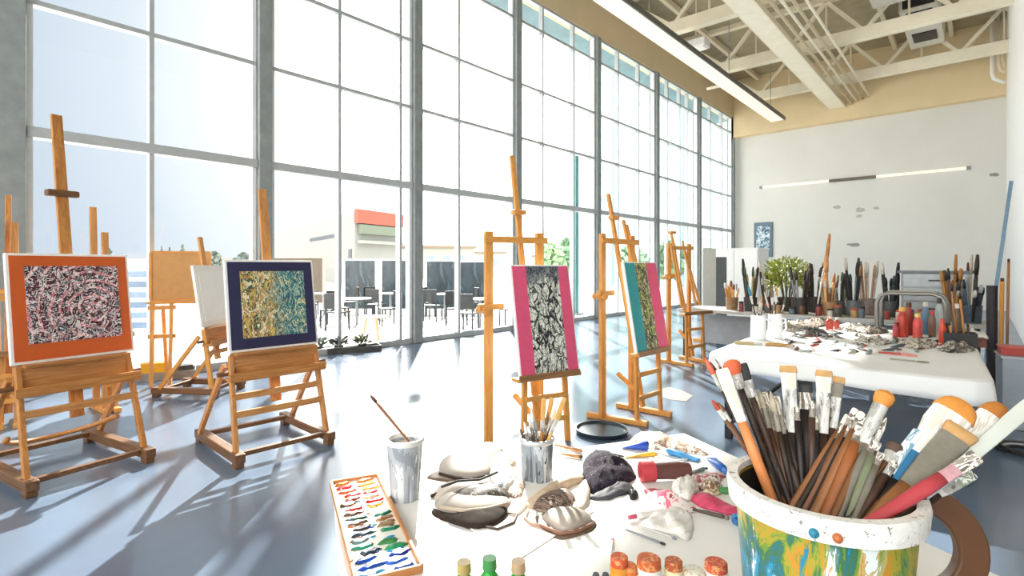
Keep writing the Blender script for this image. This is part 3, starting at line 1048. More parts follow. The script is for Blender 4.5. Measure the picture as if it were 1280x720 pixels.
# tall grey mixing cup with stick
pc = G(506, 622, TZ)
pc.z = TZ + 0.0005
CUPM = speckle('dripped_grey', ['6f757c', '8b929a', 'a9afb6', 'd9dbdd', '7d848c'], 14, (1, 1, 0.25), 0.5, fleck='eef0f0', thr=0.66)
cup = pot('grey drip stained mixing cup with a stick in it', pc, 0.046, 0.058, 0.19, CUPM, 'mixing_cup', 'cup', rim=plain('dcdcda', 0.5))
MB().lathe([(0.001, 0.168), (0.05, 0.168), (0.05, 0.172), (0.001, 0.172)], 24).build('paint', plain('c9c6bf', 0.35), cup)
brush_c = stick('brown stick leaning out of the grey mixing cup', pc + Vector((0.012, 0.012, 0.176)), P(463, 494, 1.74), 0.0045, wood('7a4a2a', 'a36a40'), plain('5b3a26', 0.6), name='stirring_stick', cat='stick', tipl=0.15)

# brush pot
pc = G(671, 597, TZ)
pc.z = TZ + 0.0005
BP = pot('small grey metal pot of brushes on the foreground table', pc, 0.055, 0.058, 0.14, speckle('rusty_pot', ['2c2f34', '5d646c', '8d959d', 'c2c8ce', '4a4f57'], 16, (1, 1, 0.2), 0.4, fleck='3a3128'), 'brush_pot', 'pot', rim=plain('cfd3d6', 0.4, 0.5))
ends = [(655, 527, 'd9dde0'), (661, 516, 'b9c4c6'), (668, 522, '8f9aa0'), (680, 498, 'a8742f'), (690, 497, 'b98545'), (696, 506, 'e0d9c8'), (701, 512, 'c7d24a'), (706, 497, 'd8a860'),
        (664, 508, 'cbd2d2'), (650, 536, '5a4a3a'), (685, 515, '7a5a3a')]
for k, (px, py, c) in enumerate(ends):
    a = pc + Vector((random.uniform(-0.02, 0.02), random.uniform(-0.02, 0.02), 0.02))
    b = P(px, py, 1.87 + random.uniform(-0.03, 0.05))
    g = 'brushes in the grey metal pot'
    if k in (3, 4, 7):
        brush(['longest tan brush leaning right in the grey metal pot', 'second tan brush leaning right in grey metal pot', 'tan brush tipping farthest right in grey metal pot'][(3, 4, 7).index(k)],
              a, b, 'flat', 0.006, 0.008, plain(c, 0.5), plain('c99a58', 0.7), group=g, hl=0.55)
    elif k == 6:
        brush('brush with yellow green head in the grey metal pot', a, b, 'mop', 0.004, 0.008, plain('6a5a3a', 0.5), plain('c7d24a', 0.7), group=g)
    else:
        brush('pale headed thin brush in the grey metal pot', a, b, 'round', 0.0035, 0.006, plain('4a3a2c', 0.5), plain(c, 0.7), group=g)

# crumpled pouches and rags
LEATH = speckle('grey_leather', ['8f867d', 'b5aba0', 'cfc6bb', 'a39a90'], 10, (1, 1, 1), 0.6)
DPOUCH = speckle('brown_pouch', ['2a201a', '4a3a30', '8d8077', 'd6cec6', '33271f', 'b9aea4'], 16, (1, 2.2, 1), 0.55, dist=2.5, fleck='e4ddd6')
PALE = plain('aca298', 0.55, var=0.14, scale=9)
PALE2 = plain('bfb2a6', 0.6, var=0.16, scale=14)
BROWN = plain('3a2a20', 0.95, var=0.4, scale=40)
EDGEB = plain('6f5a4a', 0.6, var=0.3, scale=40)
MESS = speckle('dark_contents', ['1a1512', '2c241f', '6d655c', '1f1a18', 'a9a29a', '3a4650'], 20, (1, 2, 1), 0.55, dist=2.5)


def bits(t, z, items):
    """parts of a soft pouch: cushions from pixel outlines and strap loops from pixel lines"""
    base = Vector(t.location)
    for nm, kind, pts, h, mat, z0, sd_ in items:
        if kind == 'pad':
            o = rag(nm, None, None, pts, z, h, mat, 0.10 if nm in ('cushion', 'flap') else 0.2, sd_, dims=9)
            o.location = Vector(o.location) - base + Vector((0, 0, z0))
            o.parent = t
        else:
            q = [G(x, y, z) - base + Vector((0, 0, z0 + h)) for x, y in pts]
            o = MB().tube(q, h, 7).build(nm, mat, t, smooth=True)


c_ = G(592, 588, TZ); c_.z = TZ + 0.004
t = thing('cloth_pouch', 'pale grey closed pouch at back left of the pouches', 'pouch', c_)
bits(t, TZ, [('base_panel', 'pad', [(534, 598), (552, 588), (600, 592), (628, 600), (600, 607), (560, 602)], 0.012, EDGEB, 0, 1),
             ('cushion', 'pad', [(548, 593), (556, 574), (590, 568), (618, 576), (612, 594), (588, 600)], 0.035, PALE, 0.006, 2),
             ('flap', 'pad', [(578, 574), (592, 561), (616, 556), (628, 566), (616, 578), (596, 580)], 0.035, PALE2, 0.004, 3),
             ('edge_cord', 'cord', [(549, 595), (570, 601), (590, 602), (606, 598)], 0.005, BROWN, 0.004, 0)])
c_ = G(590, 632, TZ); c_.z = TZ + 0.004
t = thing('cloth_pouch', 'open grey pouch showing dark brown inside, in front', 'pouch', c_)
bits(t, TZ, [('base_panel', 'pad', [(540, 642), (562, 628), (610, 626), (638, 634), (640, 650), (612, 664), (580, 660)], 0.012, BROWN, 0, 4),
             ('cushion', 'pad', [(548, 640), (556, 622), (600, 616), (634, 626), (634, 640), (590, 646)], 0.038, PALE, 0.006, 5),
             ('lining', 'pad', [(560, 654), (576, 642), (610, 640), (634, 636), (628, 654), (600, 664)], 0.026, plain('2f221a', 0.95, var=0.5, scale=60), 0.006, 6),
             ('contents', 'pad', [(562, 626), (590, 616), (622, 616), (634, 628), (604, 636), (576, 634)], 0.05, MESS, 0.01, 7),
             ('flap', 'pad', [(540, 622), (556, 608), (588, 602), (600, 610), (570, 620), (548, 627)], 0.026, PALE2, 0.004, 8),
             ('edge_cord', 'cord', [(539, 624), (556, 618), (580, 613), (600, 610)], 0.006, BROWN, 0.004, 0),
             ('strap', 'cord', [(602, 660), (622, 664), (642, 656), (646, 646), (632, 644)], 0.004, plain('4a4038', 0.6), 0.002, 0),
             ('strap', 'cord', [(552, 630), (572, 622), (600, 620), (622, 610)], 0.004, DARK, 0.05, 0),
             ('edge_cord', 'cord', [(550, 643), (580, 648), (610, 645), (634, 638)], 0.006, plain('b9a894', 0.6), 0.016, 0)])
c_ = G(626, 598, TZ); c_.z = TZ + 0.004
t = thing('rag', 'white and blue stained rag heap between pouches and pot', 'rag', c_)
bits(t, TZ, [('fold', 'pad', [(612, 606), (616, 588), (632, 582), (646, 592), (646, 610), (628, 620)], 0.05, speckle('stained_rag', ['e9e4de', 'cfd6da', 'b7a79c', 'f3efe9', '7e8f9a', 'd9cfc6'], 14, fleck='5a4a42', thr=0.66), 0, 9),
             ('fold', 'pad', [(608, 590), (618, 572), (638, 570), (646, 582), (632, 592)], 0.04, speckle('rag_b', ['e3d8cc', 'b7a08c', 'efe9e2', '8a7466'], 18), 0, 10),
             ('fold', 'pad', [(632, 618), (642, 600), (656, 602), (656, 618), (646, 626)], 0.028, speckle('rag_c', ['e9dfd6', 'c9b8a8', '8f7a6a', 'f3efe9'], 18), 0, 11),
             ('fold', 'pad', [(630, 642), (640, 626), (656, 624), (660, 638), (646, 648)], 0.02, PALE2, 0, 12)])
c_ = G(698, 640, TZ); c_.z = TZ + 0.004
t = thing('cloth_pouch', 'grey pouch with tan roll and dark streaks, rightmost of pouches', 'pouch', c_)
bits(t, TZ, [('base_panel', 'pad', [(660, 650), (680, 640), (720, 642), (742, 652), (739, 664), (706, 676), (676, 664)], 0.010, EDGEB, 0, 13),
             ('cushion', 'pad', [(674, 652), (690, 640), (722, 640), (740, 648), (734, 660), (704, 668)], 0.034, PALE, 0.006, 14),
             ('contents', 'pad', [(664, 636), (684, 618), (708, 612), (720, 624), (712, 638), (684, 644)], 0.034, speckle('dark_streaks', ['2a1d18', '5a4034', '8d7668', '33241d', 'b9a596', '3f2c24'], 16, (0.6, 3, 1), 0.55, dist=1.5), 0.0, 15),
             ('tan_roll', 'pad', [(654, 632), (688, 609), (722, 594), (732, 600), (704, 616), (664, 638)], 0.034, plain('cdb69c', 0.7, var=0.2, scale=30), 0.0, 16),
             ('side_panel', 'pad', [(718, 634), (724, 606), (736, 600), (738, 622), (732, 640)], 0.03, PALE2, 0.0, 17),
             ('strap', 'cord', [(660, 640), (656, 650), (664, 658), (680, 662)], 0.005, plain('b58f7c', 0.6), 0.002, 0),
             ('edge_cord', 'cord', [(674, 660), (700, 671), (722, 668), (740, 659)], 0.005, plain('8a5f4a', 0.6), 0.004, 0)])
rag('speckled_bag', 'purple black speckled cloth bag in middle of the table', 'bag', [(729, 600), (731, 574), (752, 570), (780, 578), (794, 590), (790, 602), (766, 614), (742, 618)], TZ + 0.001, 0.07, speckle('purple_speckle', ['0e0a12', '191320', '2a2030', '120d17', '43344a', '0d0a10'], 30, fleck='8d8090', thr=0.66, rough=0.95), 0.35, 6)
rag('rag', 'dark grey rag tucked under the purple speckled bag', 'rag', [(738, 622), (760, 612), (784, 606), (790, 612), (770, 622), (748, 627)], TZ + 0.001, 0.025, plain('4a4a50', 0.7, var=0.4, scale=40), 0.5, 7)

# long tan rag at back, dark lid
rag('rag', 'long tan and brown rag lying at back of the table', 'rag', [(790, 552), (800, 540), (822, 541), (850, 553), (884, 566), (876, 569), (840, 563), (812, 561)], TZ + 0.001, 0.03, speckle('tan_rag', ['e3d6c8', 'c9b29c', '9a7458', 'efe6dc', 'b58f72'], 14, fleck='7a4e3a', thr=0.66), 0.5, 8)
p = G(752, 541, 0)
t = thing('floor_tray', 'dark blue grey round tray on the floor by an easel foot', 'tray', p)
MB().lathe([(0.2, 0.001), (0.23, 0.012), (0.24, 0.045), (0.225, 0.045), (0.21, 0.02), (0.001, 0.02)], 32).build('tray_body', plain('1f2a36', 0.4, var=0.2), t, smooth='auto')
MB().lathe([(0.001, 0.020), (0.205, 0.020), (0.2, 0.026), (0.001, 0.028)], 28).build('paint', plain('16202a', 0.35), t)

# tubes and tools among the right clutter
def lay(px, py, dz=0.0):
    p = G(px, py, TZ)
    p.z = TZ + 0.0005 + dz
    return p


def heading(x0, y0, x1, y1):
    a, b = G(x0, y0, TZ), G(x1, y1, TZ)
    return math.atan2(b.y - a.y, b.x - a.x), (b - a).length, (a + b) / 2


def tube_px(label, x0, y0, x1, y1, r, body, cap, group=None):
    yw, L, mid = heading(x0, y0, x1, y1)
    mid.z = TZ + 0.0005
    return tube_of_paint(label, mid, yw, L, r, plain(body, 0.4, var=0.25, scale=40), plain(cap, 0.4), group)


tube_px('bright blue paint tube at back of the clutter', 778, 559, 818, 565, 0.022, '1f4fc0', 'e9e9e6')
tube_px('yellow paint tube beside the bright blue one', 780, 572, 828, 570, 0.010, 'e8b23a', 'e0d8c8')
tube_px('long sky blue paint tube behind the red one', 874, 577, 826, 566, 0.016, '3f8fc8', 'dfe4e6')
tube_px('small blue paint tube near the painted bucket', 889, 574, 908, 596, 0.016, '2560b8', '3a78c8')
tube_px('green paint tube near the painted bucket', 888, 612, 916, 620, 0.013, '3f8a4a', 'e8c83a')
tube_px('white paint tube behind the red jar lid', 850, 588, 812, 577, 0.012, 'e6e8e6', 'c9cbcb')
tube_px('small grey paint tube with dark label line', 862, 592, 884, 588, 0.008, '6a7a74', '3a4a44')
tube_px('blue paint tube at front against the bucket', 934, 652, 918, 660, 0.02, '2a86c0', '2a6aa8')
tube_px('flattened pale tube with pink end at front of pink rag', 840, 640, 786, 652, 0.012, 'e9e2dc', 'cf5a78')
# red lidded jar lying down with brown body
yw, L, mid = heading(800, 602, 862, 600)
mid.z = TZ + 0.0005
t = thing('paint_jar', 'jar with big red lid lying on its side', 'jar', mid, yw)
MX = Matrix.Rotation(PI / 2, 4, 'Y')
MB().loft([(-L / 2, 0.03, 0.03), (-L / 2 + 0.002, 0.034, 0.034), (-L / 2 + 0.05, 0.034, 0.034), (-L / 2 + 0.052, 0.03, 0.03)], 24, Matrix.Translation((0, 0, 0.034)) @ MX).build('lid', plain('c0404a', 0.45, var=0.12), t, smooth='auto')
MB().loft([(-L / 2 + 0.052, 0.027, 0.027), (L * 0.3, 0.029, 0.029), (L / 2, 0.024, 0.024)], 24, Matrix.Translation((0, 0, 0.034)) @ MX).build('jar_body', plain('6a3f3c', 0.5, var=0.3), t, smooth='auto')

PINKR = speckle('pink_stained_cloth', ['d83a62', 'e8688a', 'f2e8e4', 'c9304f', 'f4efec'], 7, (1, 1, 1), 0.6)
rag('rag', 'red brown speckled cloth strip behind the pink rag', 'rag', [(852, 608), (870, 597), (900, 592), (906, 600), (880, 612), (858, 618)], TZ + 0.001, 0.025, speckle('red_brown', ['8a3a3a', 'c0586a', 'e8dcd4', '5a3a34', 'd88a94'], 18), 0.5, 9)
rag('rag', 'pink stained strip of cloth crossing left', 'rag', [(806, 613), (830, 612), (862, 628), (868, 640), (846, 640), (822, 628)], TZ + 0.001, 0.018, PINKR, 0.5, 10)
rag('rag', 'bright pink strip of cloth nearest the bucket', 'rag', [(858, 622), (880, 618), (916, 632), (926, 641), (908, 643), (876, 634)], TZ + 0.001, 0.02, plain('dc4a70', 0.6, var=0.25, scale=40), 0.5, 11)
rag('rag', 'white crumpled rag with pink hem in front of pink strips', 'rag', [(800, 655), (822, 640), (852, 638), (866, 650), (860, 676), (838, 668), (812, 664)], TZ + 0.001, 0.03, speckle('white_rag', ['f2eeea', 'e4dfda', 'faf8f5', 'd9cfc9'], 6), 0.4, 12)
rag('rag', 'white paint crusted rag heap behind the pink strips', 'rag', [(838, 620), (846, 602), (862, 598), (874, 612), (864, 626)], TZ + 0.001, 0.045, speckle('white_rag_b', ['f4f0ea', 'd8d0c8', 'fbf9f6', 'b9a8a0'], 16), 0.6, 13)
rag('rag', 'small black cloth scrap left of the white rag', 'rag', [(784, 618), (792, 612), (800, 617), (796, 624), (787, 624)], TZ + 0.001, 0.018, BLACK, 0.5, 14)
rag('rag', 'beige stained rag between the red jar and pink cloth', 'rag', [(874, 608), (890, 602), (904, 608), (900, 618), (882, 618)], TZ + 0.001, 0.025, speckle('beige_rag', ['e3d9c8', '7a5a40', 'c9b89a', 'f0e8da'], 20), 0.6, 15)


def lying(label, x0, y0, x1, y1, r, mat, tipm, group=None, kind='stick', **k):
    a, b = lay(x0, y0, r * 1.3), lay(x1, y1, r * 1.3)
    return stick(label, a, b, r, mat, tipm, group, 'pencil' if kind == 'stick' else 'paintbrush', 'pencil' if kind == 'stick' else 'brush')


lying('dark thin brush lying behind the speckled bag', 743, 563, 780, 572, 0.003, DARK, DARK, kind='b')
lying('dark brown brush lying in front of bright pink strip', 866, 640, 912, 651, 0.006, plain('5a4a40', 0.5), plain('8a7a70', 0.6), kind='b')
lying('grey pencil lying nearest the row of jars', 782, 664, 832, 683, 0.0032, GREY, DARK)
lying('white pencil lying behind the grey one', 800, 660, 846, 676, 0.0032, plain('d2cfca', 0.5), GREY)
lying('orange wooden stick at back behind the grey metal pot', 694, 558, 728, 566, 0.005, OAK, OAK2)
lying('orange wooden stick in front of the other near the pot', 702, 570, 728, 574, 0.006, OAK2, DARK)
lying('long white brush lying left of blue tubes', 800, 584, 860, 576, 0.004, WHITE, LGREY, kind='b')
lying('pink tipped pencil standing near the orange jar', 764, 693, 766, 676, 0.0035, plain('e8e4e0', 0.5), plain('d64a66', 0.5))

# green bottles and the row of jars at the front edge
def bottle(label, loc, r, h, body, cap, group, name='paint_bottle', cat='bottle', liquid=None):
    t = thing(name, label, cat, loc, 0, group)
    MB().lathe([(r * 0.92, 0), (r, 0.006), (r, h * 0.62), (r * 0.85, h * 0.74), (r * 0.5, h * 0.82), (r * 0.5, h * 0.86)], 20).build('body', body, t, smooth='auto')
    MB().lathe([(r * 0.62, h * 0.855), (r * 0.64, h * 0.87), (r * 0.6, h), (r * 0.5, h)], 20).build('cap', cap, t, smooth='auto')
    return t


gg = 'green paint bottles at the table front'
for px, py, lab, cp in [(580, 702, 'green paint bottle with brown cap, left of the three', 'b09a5a'), (612, 697, 'green paint bottle with green cap, middle of the three', '3f8a4a'), (648, 701, 'green paint bottle with tan cap, right of the three', 'b89a78')]:
    d = 1.08
    h = 0.13
    q = P(px, py, d)
    h = q.z - TZ - 0.0005
    bottle(lab, Vector((q.x, q.y, TZ + 0.0005)), 0.024, h, plain('2fa83a', 0.25, var=0.2), plain(cp, 0.4), gg)
JD = 1.1
jg = 'small paint jars at the table front'
for px, py, lab, body, cp, r in [(774, 695, 'small glass jar with orange red lid, leftmost of the row', 'e0912f', 'c8502f', 0.02),
                                 (786, 706, 'small orange jar in front of the leftmost jar', 'e6a040', 'd8702f', 0.018),
                                 (811, 697, 'white jar with wide rusty lid, beside the leftmost pair', 'eeeae4', 'bf5a2f', 0.027),
                                 (842, 700, 'slim jar with rust brown lid in middle of the row', 'e8d8b0', 'a8502f', 0.02),
                                 (867, 712, 'low white jar without a coloured lid', 'f0eee8', 'e4e6da', 0.025),
                                 (895, 702, 'white jar with flat red lid, rightmost of the row', 'efece6', 'c04a38', 0.025)]:
    q = P(px, py, 1.1)
    t = thing('paint_jar', lab, 'jar', (q.x, q.y, TZ + 0.0005), 0, jg)
    h = q.z - TZ
    MB().lathe([(r * 0.95, 0), (r, 0.005), (r, h * 0.74), (r * 0.86, h * 0.8)], 20).build('body', plain(body, 0.3, var=0.15, scale=30), t, smooth='auto')
    MB().lathe([(r * 0.95, h * 0.79), (r * 0.98, h * 0.80), (r * 0.98, h * 0.87), (r * 0.9, h * 0.875)], 20).build('neck_band', plain(body, 0.4), t, smooth='auto')
    MB().lathe([(r * 0.88, h * 0.86), (r * 0.92, h * 0.87), (r * 0.9, h * 0.985), (r * 0.8, h)], 20).build('lid', speckle('lid_' + cp, [cp, cp, cp, 'd89a60', cp], 60), t, smooth='auto')
for px, lab in [(745, 'small dark bead like cap, left of the pair'), (757, 'small dark bead like cap, right of the pair')]:
    q = P(px, 717, 1.1)
    t = thing('ink_bottle', lab, 'bottle', (q.x, q.y, TZ + 0.0005))
    h = q.z - TZ
    MB().lathe([(0.009, 0), (0.011, 0.003), (0.011, h * 0.7), (0.006, h * 0.8)], 14).build('body', plain('c8cccf', 0.3), t, smooth='auto')
    MB().lathe([(0.008, h * 0.79), (0.009, h * 0.9), (0.006, h)], 14).build('cap', plain('3a424c', 0.4), t, smooth='auto')

# ================================================================ PAINTED BUCKET WITH BRUSHES
BC = W(0.53, 0.905, TZ + 0.0005)
BR, BRB, BH = 0.139, 0.108, 0.375
t = thing('bucket', 'large paint smeared bucket full of brushes in right foreground', 'bucket', BC, 0)
m, nt, b = base_mat('bucket_paint')
mp = tex_coord(nt, (7, 7, 3.0), rot=(0.15, 0.3, 0))
n1 = noise_tex(nt, mp, 1.5, 6, 0.9, 0.68)
r1 = ramp(nt, [(0.0, '1d6f9a'), (0.36, '2b8fb4'), (0.42, '2a6f7c'), (0.46, '3d6e4c'), (0.5, '6f8f35'), (0.535, 'a9982f'), (0.575, 'c58a2a'), (0.61, '7a8f3a'), (0.64, '1f7fa8')], True)
nt.links.new(n1.outputs['Fac'], r1.inputs[0])
mp2 = tex_coord(nt, (9, 9, 3.4))
n2 = noise_tex(nt, mp2, 1.6, 5, 1.2, 0.65)
r2 = ramp(nt, [(0.0, '000000'), (0.60, '777777'), (0.63, 'ffffff')], True)
nt.links.new(n2.outputs['Fac'], r2.inputs[0])
mx = nt.nodes.new('ShaderNodeMix')
mx.data_type = 'RGBA'
nt.links.new(r2.outputs[0], mx.inputs[0])
nt.links.new(r1.outputs[0], mx.inputs[6])
mx.inputs[7].default_value = lin('dfe9e6')
# bluer towards the left side of the bucket as the paint was thrown
nt.links.new(mx.outputs[2], b.inputs['Base Color'])
b.inputs['Roughness'].default_value = 0.4
BPAINT = m
wl = 0.006
MB().lathe([(BRB, 0), (BRB + (BR - BRB) * 0.5, BH * 0.5), (BR - 0.002, BH - 0.01), (BR - wl - 0.002, BH - 0.01), (BRB + (BR - BRB) * 0.5 - wl, BH * 0.5), (BRB - wl, 0.014), (0.001, 0.014)], 56).build('body', BPAINT, t, smooth='auto')
RIMM = speckle('spattered_rim', ['f2efe9', 'f4f2ee', 'ece8e0', 'f6f4f0'], 34, (1, 1, 1), 0.4, fleck='8f8a80', thr=0.63)
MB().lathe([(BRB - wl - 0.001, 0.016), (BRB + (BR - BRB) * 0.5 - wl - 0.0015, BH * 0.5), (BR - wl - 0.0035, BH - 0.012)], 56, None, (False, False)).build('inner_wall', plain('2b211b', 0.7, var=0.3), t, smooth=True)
MB().lathe([(BR - 0.001, BH - 0.034), (BR + 0.008, BH - 0.033), (BR + 0.011, BH - 0.004), (BR + 0.009, BH + 0.004), (BR - 0.007, BH + 0.004), (BR - 0.009, BH - 0.006)], 64, None, (False, False)).build('rim', RIMM, t, smooth='auto')
# flat brown grip arching out at the right side
dirh = (R * 0.96 - V * 0.28).normalized()
tang = Vector((-dirh.y, dirh.x, 0))
mb = MB()
prev = []
for k in range(19):
    a = math.radians(-84 + 165 * k / 18)
    cx_, cz_ = BR - 0.012, BH - 0.085
    ro, ri = 0.108, 0.066
    ring = []
    for rr, s in ((ro, 1), (ro, -1), (ri, -1), (ri, 1)):
        q = dirh * (cx_ + math.cos(a) * rr) + Vector((0, 0, cz_ + math.sin(a) * rr)) + tang * (0.013 * s)
        ring.append(mb.bm.verts.new(q))
    if prev:
        for q in range(4):
            mb.bm.faces.new((prev[q], prev[(q + 1) % 4], ring[(q + 1) % 4], ring[q]))
    else:
        mb.bm.faces.new(ring)
    prev = ring
mb.bm.faces.new(prev[::-1])
mb.build('handle', plain('5f3e26', 0.45, var=0.15), t, bevel=0.004, smooth='auto')
for px, py, c in [(1018, 630, '1f7f9a'), (1043, 640, 'b86a3a')]:   # paint blobs on the rim
    d0 = 0.79
    q = P(px, py, d0)
    v = Vector((q.x - BC.x, q.y - BC.y, 0)).normalized()
    MB().ball(v * (BR + 0.011) + Vector((0, 0, BH - 0.02)), 0.0075, 8).build('paint_blob', plain(c, 0.4), t, smooth=True)


def from_rim(tip, low):
    """brush line through tip and the point low, run on down into the bucket until it meets the wall or floor"""
    v = (low - tip).normalized()
    p = Vector(low)
    best = p.copy()
    for k in range(60):
        q = p + v * 0.006 * k
        z = q.z - BC.z
        if z < 0.03:
            break
        lim = BRB + (BR - BRB) * min(z / BH, 1) - wl - 0.01
        if z < BH and Vector((q.x - BC.x, q.y - BC.y)).length > lim:
            break
        best = q
    return best


def bb(label, tx, ty, td, lx, ly, ld, kind='round', r=0.005, hw=0.008, hand=None, head=None, tip=None, ferr=FERR, fl=0.14, vis=0.4, grp='brushes in the painted bucket', name='paintbrush', cat='brush', roll=0, bl=None, dz=0.0):
    """vis: length of ferrule+bristles as share of the visible part is set through pixel fractions"""
    zr = BC.z + BH - 0.03 + dz
    d2 = (EYE - zr) * F / (ly - HOR)
    lo = P(lx, ly, d2)
    off = Vector((lo.x - BC.x, lo.y - BC.y, 0))
    if off.length > BR - wl - 0.03:
        off *= (BR - wl - 0.03) / off.length
        lo = Vector((BC.x + off.x, BC.y + off.y, lo.z))
        d2 = lo.x * V.x + lo.y * V.y
    tp = P(tx, ty, d2 + td - ld)
    a = from_rim(tp, lo)
    L = (tp - a).length
    Lv = (tp - lo).length
    headlen = Lv * vis                       # ferrule + bristles
    bl = 0.5 if bl is None else bl
    hl = 1 - headlen / L
    return brush(label, a, tp, kind, r, hw, hand, head, tip, ferr, grp, hl, headlen * (1 - bl) / L, name=name, cat=cat, roll=roll)


def px(v, d):
    return v * d / F


DK1 = plain('33241c', 0.5, var=0.4, scale=30)
DK2 = plain('4c3527', 0.5, var=0.4, scale=30)
DK3 = plain('241d1c', 0.5, var=0.4, scale=30)
BRN = wood('6a4426', '946239')
BRN2 = wood('86532c', 'b07a48')
TANH = plain('d9884e', 0.45, var=0.15)
RED = plain('b8434a', 0.4, var=0.15)
GREYH = plain('7d776a', 0.55, var=0.25, scale=30)
DULL = speckle('dull_ferrule', ['3f362e', '6f665c', '9a9184', '54483c'], 34, (1, 1, 0.25), 0.5, fleck='c9c2b4', thr=0.64)
CRUST = speckle('crusty_bristles', ['d8d2c6', '9a9184', 'efe9de', '6d6459', 'c9c0b2'], 40, (1, 1, 0.4), 0.8)
WH = speckle('white_bristles', ['e9e4d8', 'f4f1ea', 'd6d0c2', 'efeade'], 16, (1, 1, 0.25), 0.8)
ORT = plain('d98f3e', 0.7, var=0.2, scale=40)
TAN = plain('c59a63', 0.75, var=0.2, scale=40)
PNK = plain('e06a50', 0.7, var=0.2)

# leftmost: dark thin sticks fanning left
for k, (tx, ty, lx, ly) in enumerate([(881, 447, 938, 590), (887, 452, 944, 592), (893, 448, 948, 594), (899, 470, 950, 596)]):
    bb('dark thin brush fanning farthest left in the painted bucket', tx, ty, 1.02 + 0.02 * k, lx, ly, 0.97, 'round', 0.004, 0.0055, [DK1, DK2, DK3, DK1][k], [PNK, DK2, CRUST, DK1][k], vis=0.28)
for k, (tx, ty, lx, ly) in enumerate([(890, 500, 930, 588), (897, 503, 938, 592), (904, 520, 946, 594)]):
    bb('short red brown brush low at left rim of the bucket', tx, ty, 1.0, lx, ly, 0.96, 'round', 0.004, 0.005, [BRN, DK2, BRN2][k], [plain('b0482e', 0.6), BRN, DK1][k], vis=0.25)
bb('white headed brush with orange handle at left of the bucket', 902, 461, 0.93, 954, 596, 0.88, 'flat', 0.0085, 0.0115, TANH, WH, None, WH, vis=0.5, bl=0.55, dz=0.02)
bb('brush with coral red head behind the orange handled brush', 912, 450, 1.05, 950, 590, 1.0, 'mop', 0.006, 0.013, DK1, plain('ea7048', 0.7), vis=0.25)
bb('brush with black head beside the coral red one', 925, 455, 1.05, 962, 590, 1.0, 'flat', 0.006, 0.012, DK2, BLACK, vis=0.3)
for k, (tx, ty, lx, ly) in enumerate([(933, 484, 972, 598), (940, 488, 974, 600), (948, 486, 980, 600), (955, 490, 984, 602), (963, 489, 988, 604), (970, 495, 992, 604), (930, 500, 966, 600), (944, 505, 978, 602)]):
    bb('pale tipped dark brush in the bunch right of the orange handle', tx, ty, 0.98 + 0.012 * (k % 4), lx, ly, 0.93, 'flat' if k % 2 else 'round', 0.005, 0.006,
       [DK1, DK3, DK2, BRN, DK1, DK3, DK2, DK1][k], CRUST if k % 2 else plain('b9ab92', 0.8, var=0.4, scale=50), ferr=DULL, vis=0.45)
# middle tall ones
bb('tall flat brush with tan tip standing upright, left of middle', 985, 458, 1.0, 991, 596, 0.95, 'flat', 0.012, 0.0135, DK3, WH, TAN, FERR, vis=0.6, bl=0.35)
bb('black tipped wide flat brush between the two tan tipped ones', 1006, 477, 1.02, 1010, 596, 0.96, 'flat', 0.013, 0.0125, DK3, BLACK, None, CRUST, vis=0.3, bl=0.4)
bb('tall flat brush with tan tip, right of the black tipped one', 1030, 464, 1.02, 1026, 590, 0.96, 'flat', 0.010, 0.013, DK1, WH, TAN, FERR, vis=0.58, bl=0.35)
bb('narrow flat brush with dull tan tip beside the tall right one', 1049, 472, 1.03, 1036, 590, 0.97, 'flat', 0.007, 0.009, DK2, GREYH, TAN, vis=0.5, bl=0.4)
for k, (tx, ty, lx, ly) in enumerate([(978, 520, 1000, 602), (995, 505, 1003, 604), (1015, 500, 1015, 604), (1020, 520, 1018, 606), (1042, 500, 1032, 600), (970, 530, 996, 604)]):
    bb('dark brown handled brush in the shaded middle of the bucket', tx, ty, 0.97, lx, ly, 0.92, 'round', 0.006, 0.006, [DK1, DK3, DK2, DK3, DK1, DK2][k], CRUST, ferr=DULL, vis=0.22)
# central bunch leaning right
cb = [(1062, 520, 1003, 612, BRN2, 0.008), (1072, 512, 1016, 616, BRN, 0.009), (1080, 516, 1028, 622, BRN2, 0.010), (1078, 534, 1040, 626, plain('9a5a30', 0.5, var=0.25), 0.011),
      (1090, 545, 1054, 632, GREYH, 0.008), (1096, 552, 1066, 636, plain('7d8468', 0.5, var=0.3), 0.008), (1068, 536, 1030, 618, BRN, 0.008), (1100, 538, 1060, 628, DK2, 0.006), (1088, 524, 1040, 620, DK1, 0.006),
      (1056, 532, 1008, 616, DK1, 0.006), (1066, 528, 1022, 620, DK3, 0.005), (1085, 552, 1048, 632, BRN, 0.007), (1102, 566, 1072, 640, GREYH, 0.006), (1092, 534, 1052, 626, CRUST, 0.005), (1070, 518, 1010, 614, DK2, 0.005)]
for k, (tx, ty, lx, ly, hm, r) in enumerate(cb):
    bb('paint crusted brown brush in the central bunch leaning right', tx, ty, 0.86 + 0.012 * (k % 3), lx, ly, 0.815 + 0.01 * (k % 3), 'flat', r * 0.82, r * 0.9, hm, CRUST, ferr=DULL, vis=0.22, bl=0.6)
bb('brush with round orange tip standing out from the central bunch', 1109, 489, 0.90, 1046, 622, 0.86, 'mop', 0.007, 0.0125, GREYH, ORT, None, FERR, vis=0.5, bl=0.28)
bb('thin silver brush just right of the round orange tip', 1108, 522, 0.92, 1062, 626, 0.88, 'round', 0.004, 0.005, FERR, CRUST, vis=0.4)
bb('dark crusted round brush low behind the big white mop', 1122, 555, 0.9, 1075, 636, 0.86, 'mop', 0.007, 0.011, BRN, plain('5a4538', 0.8, var=0.4, scale=60), vis=0.3)
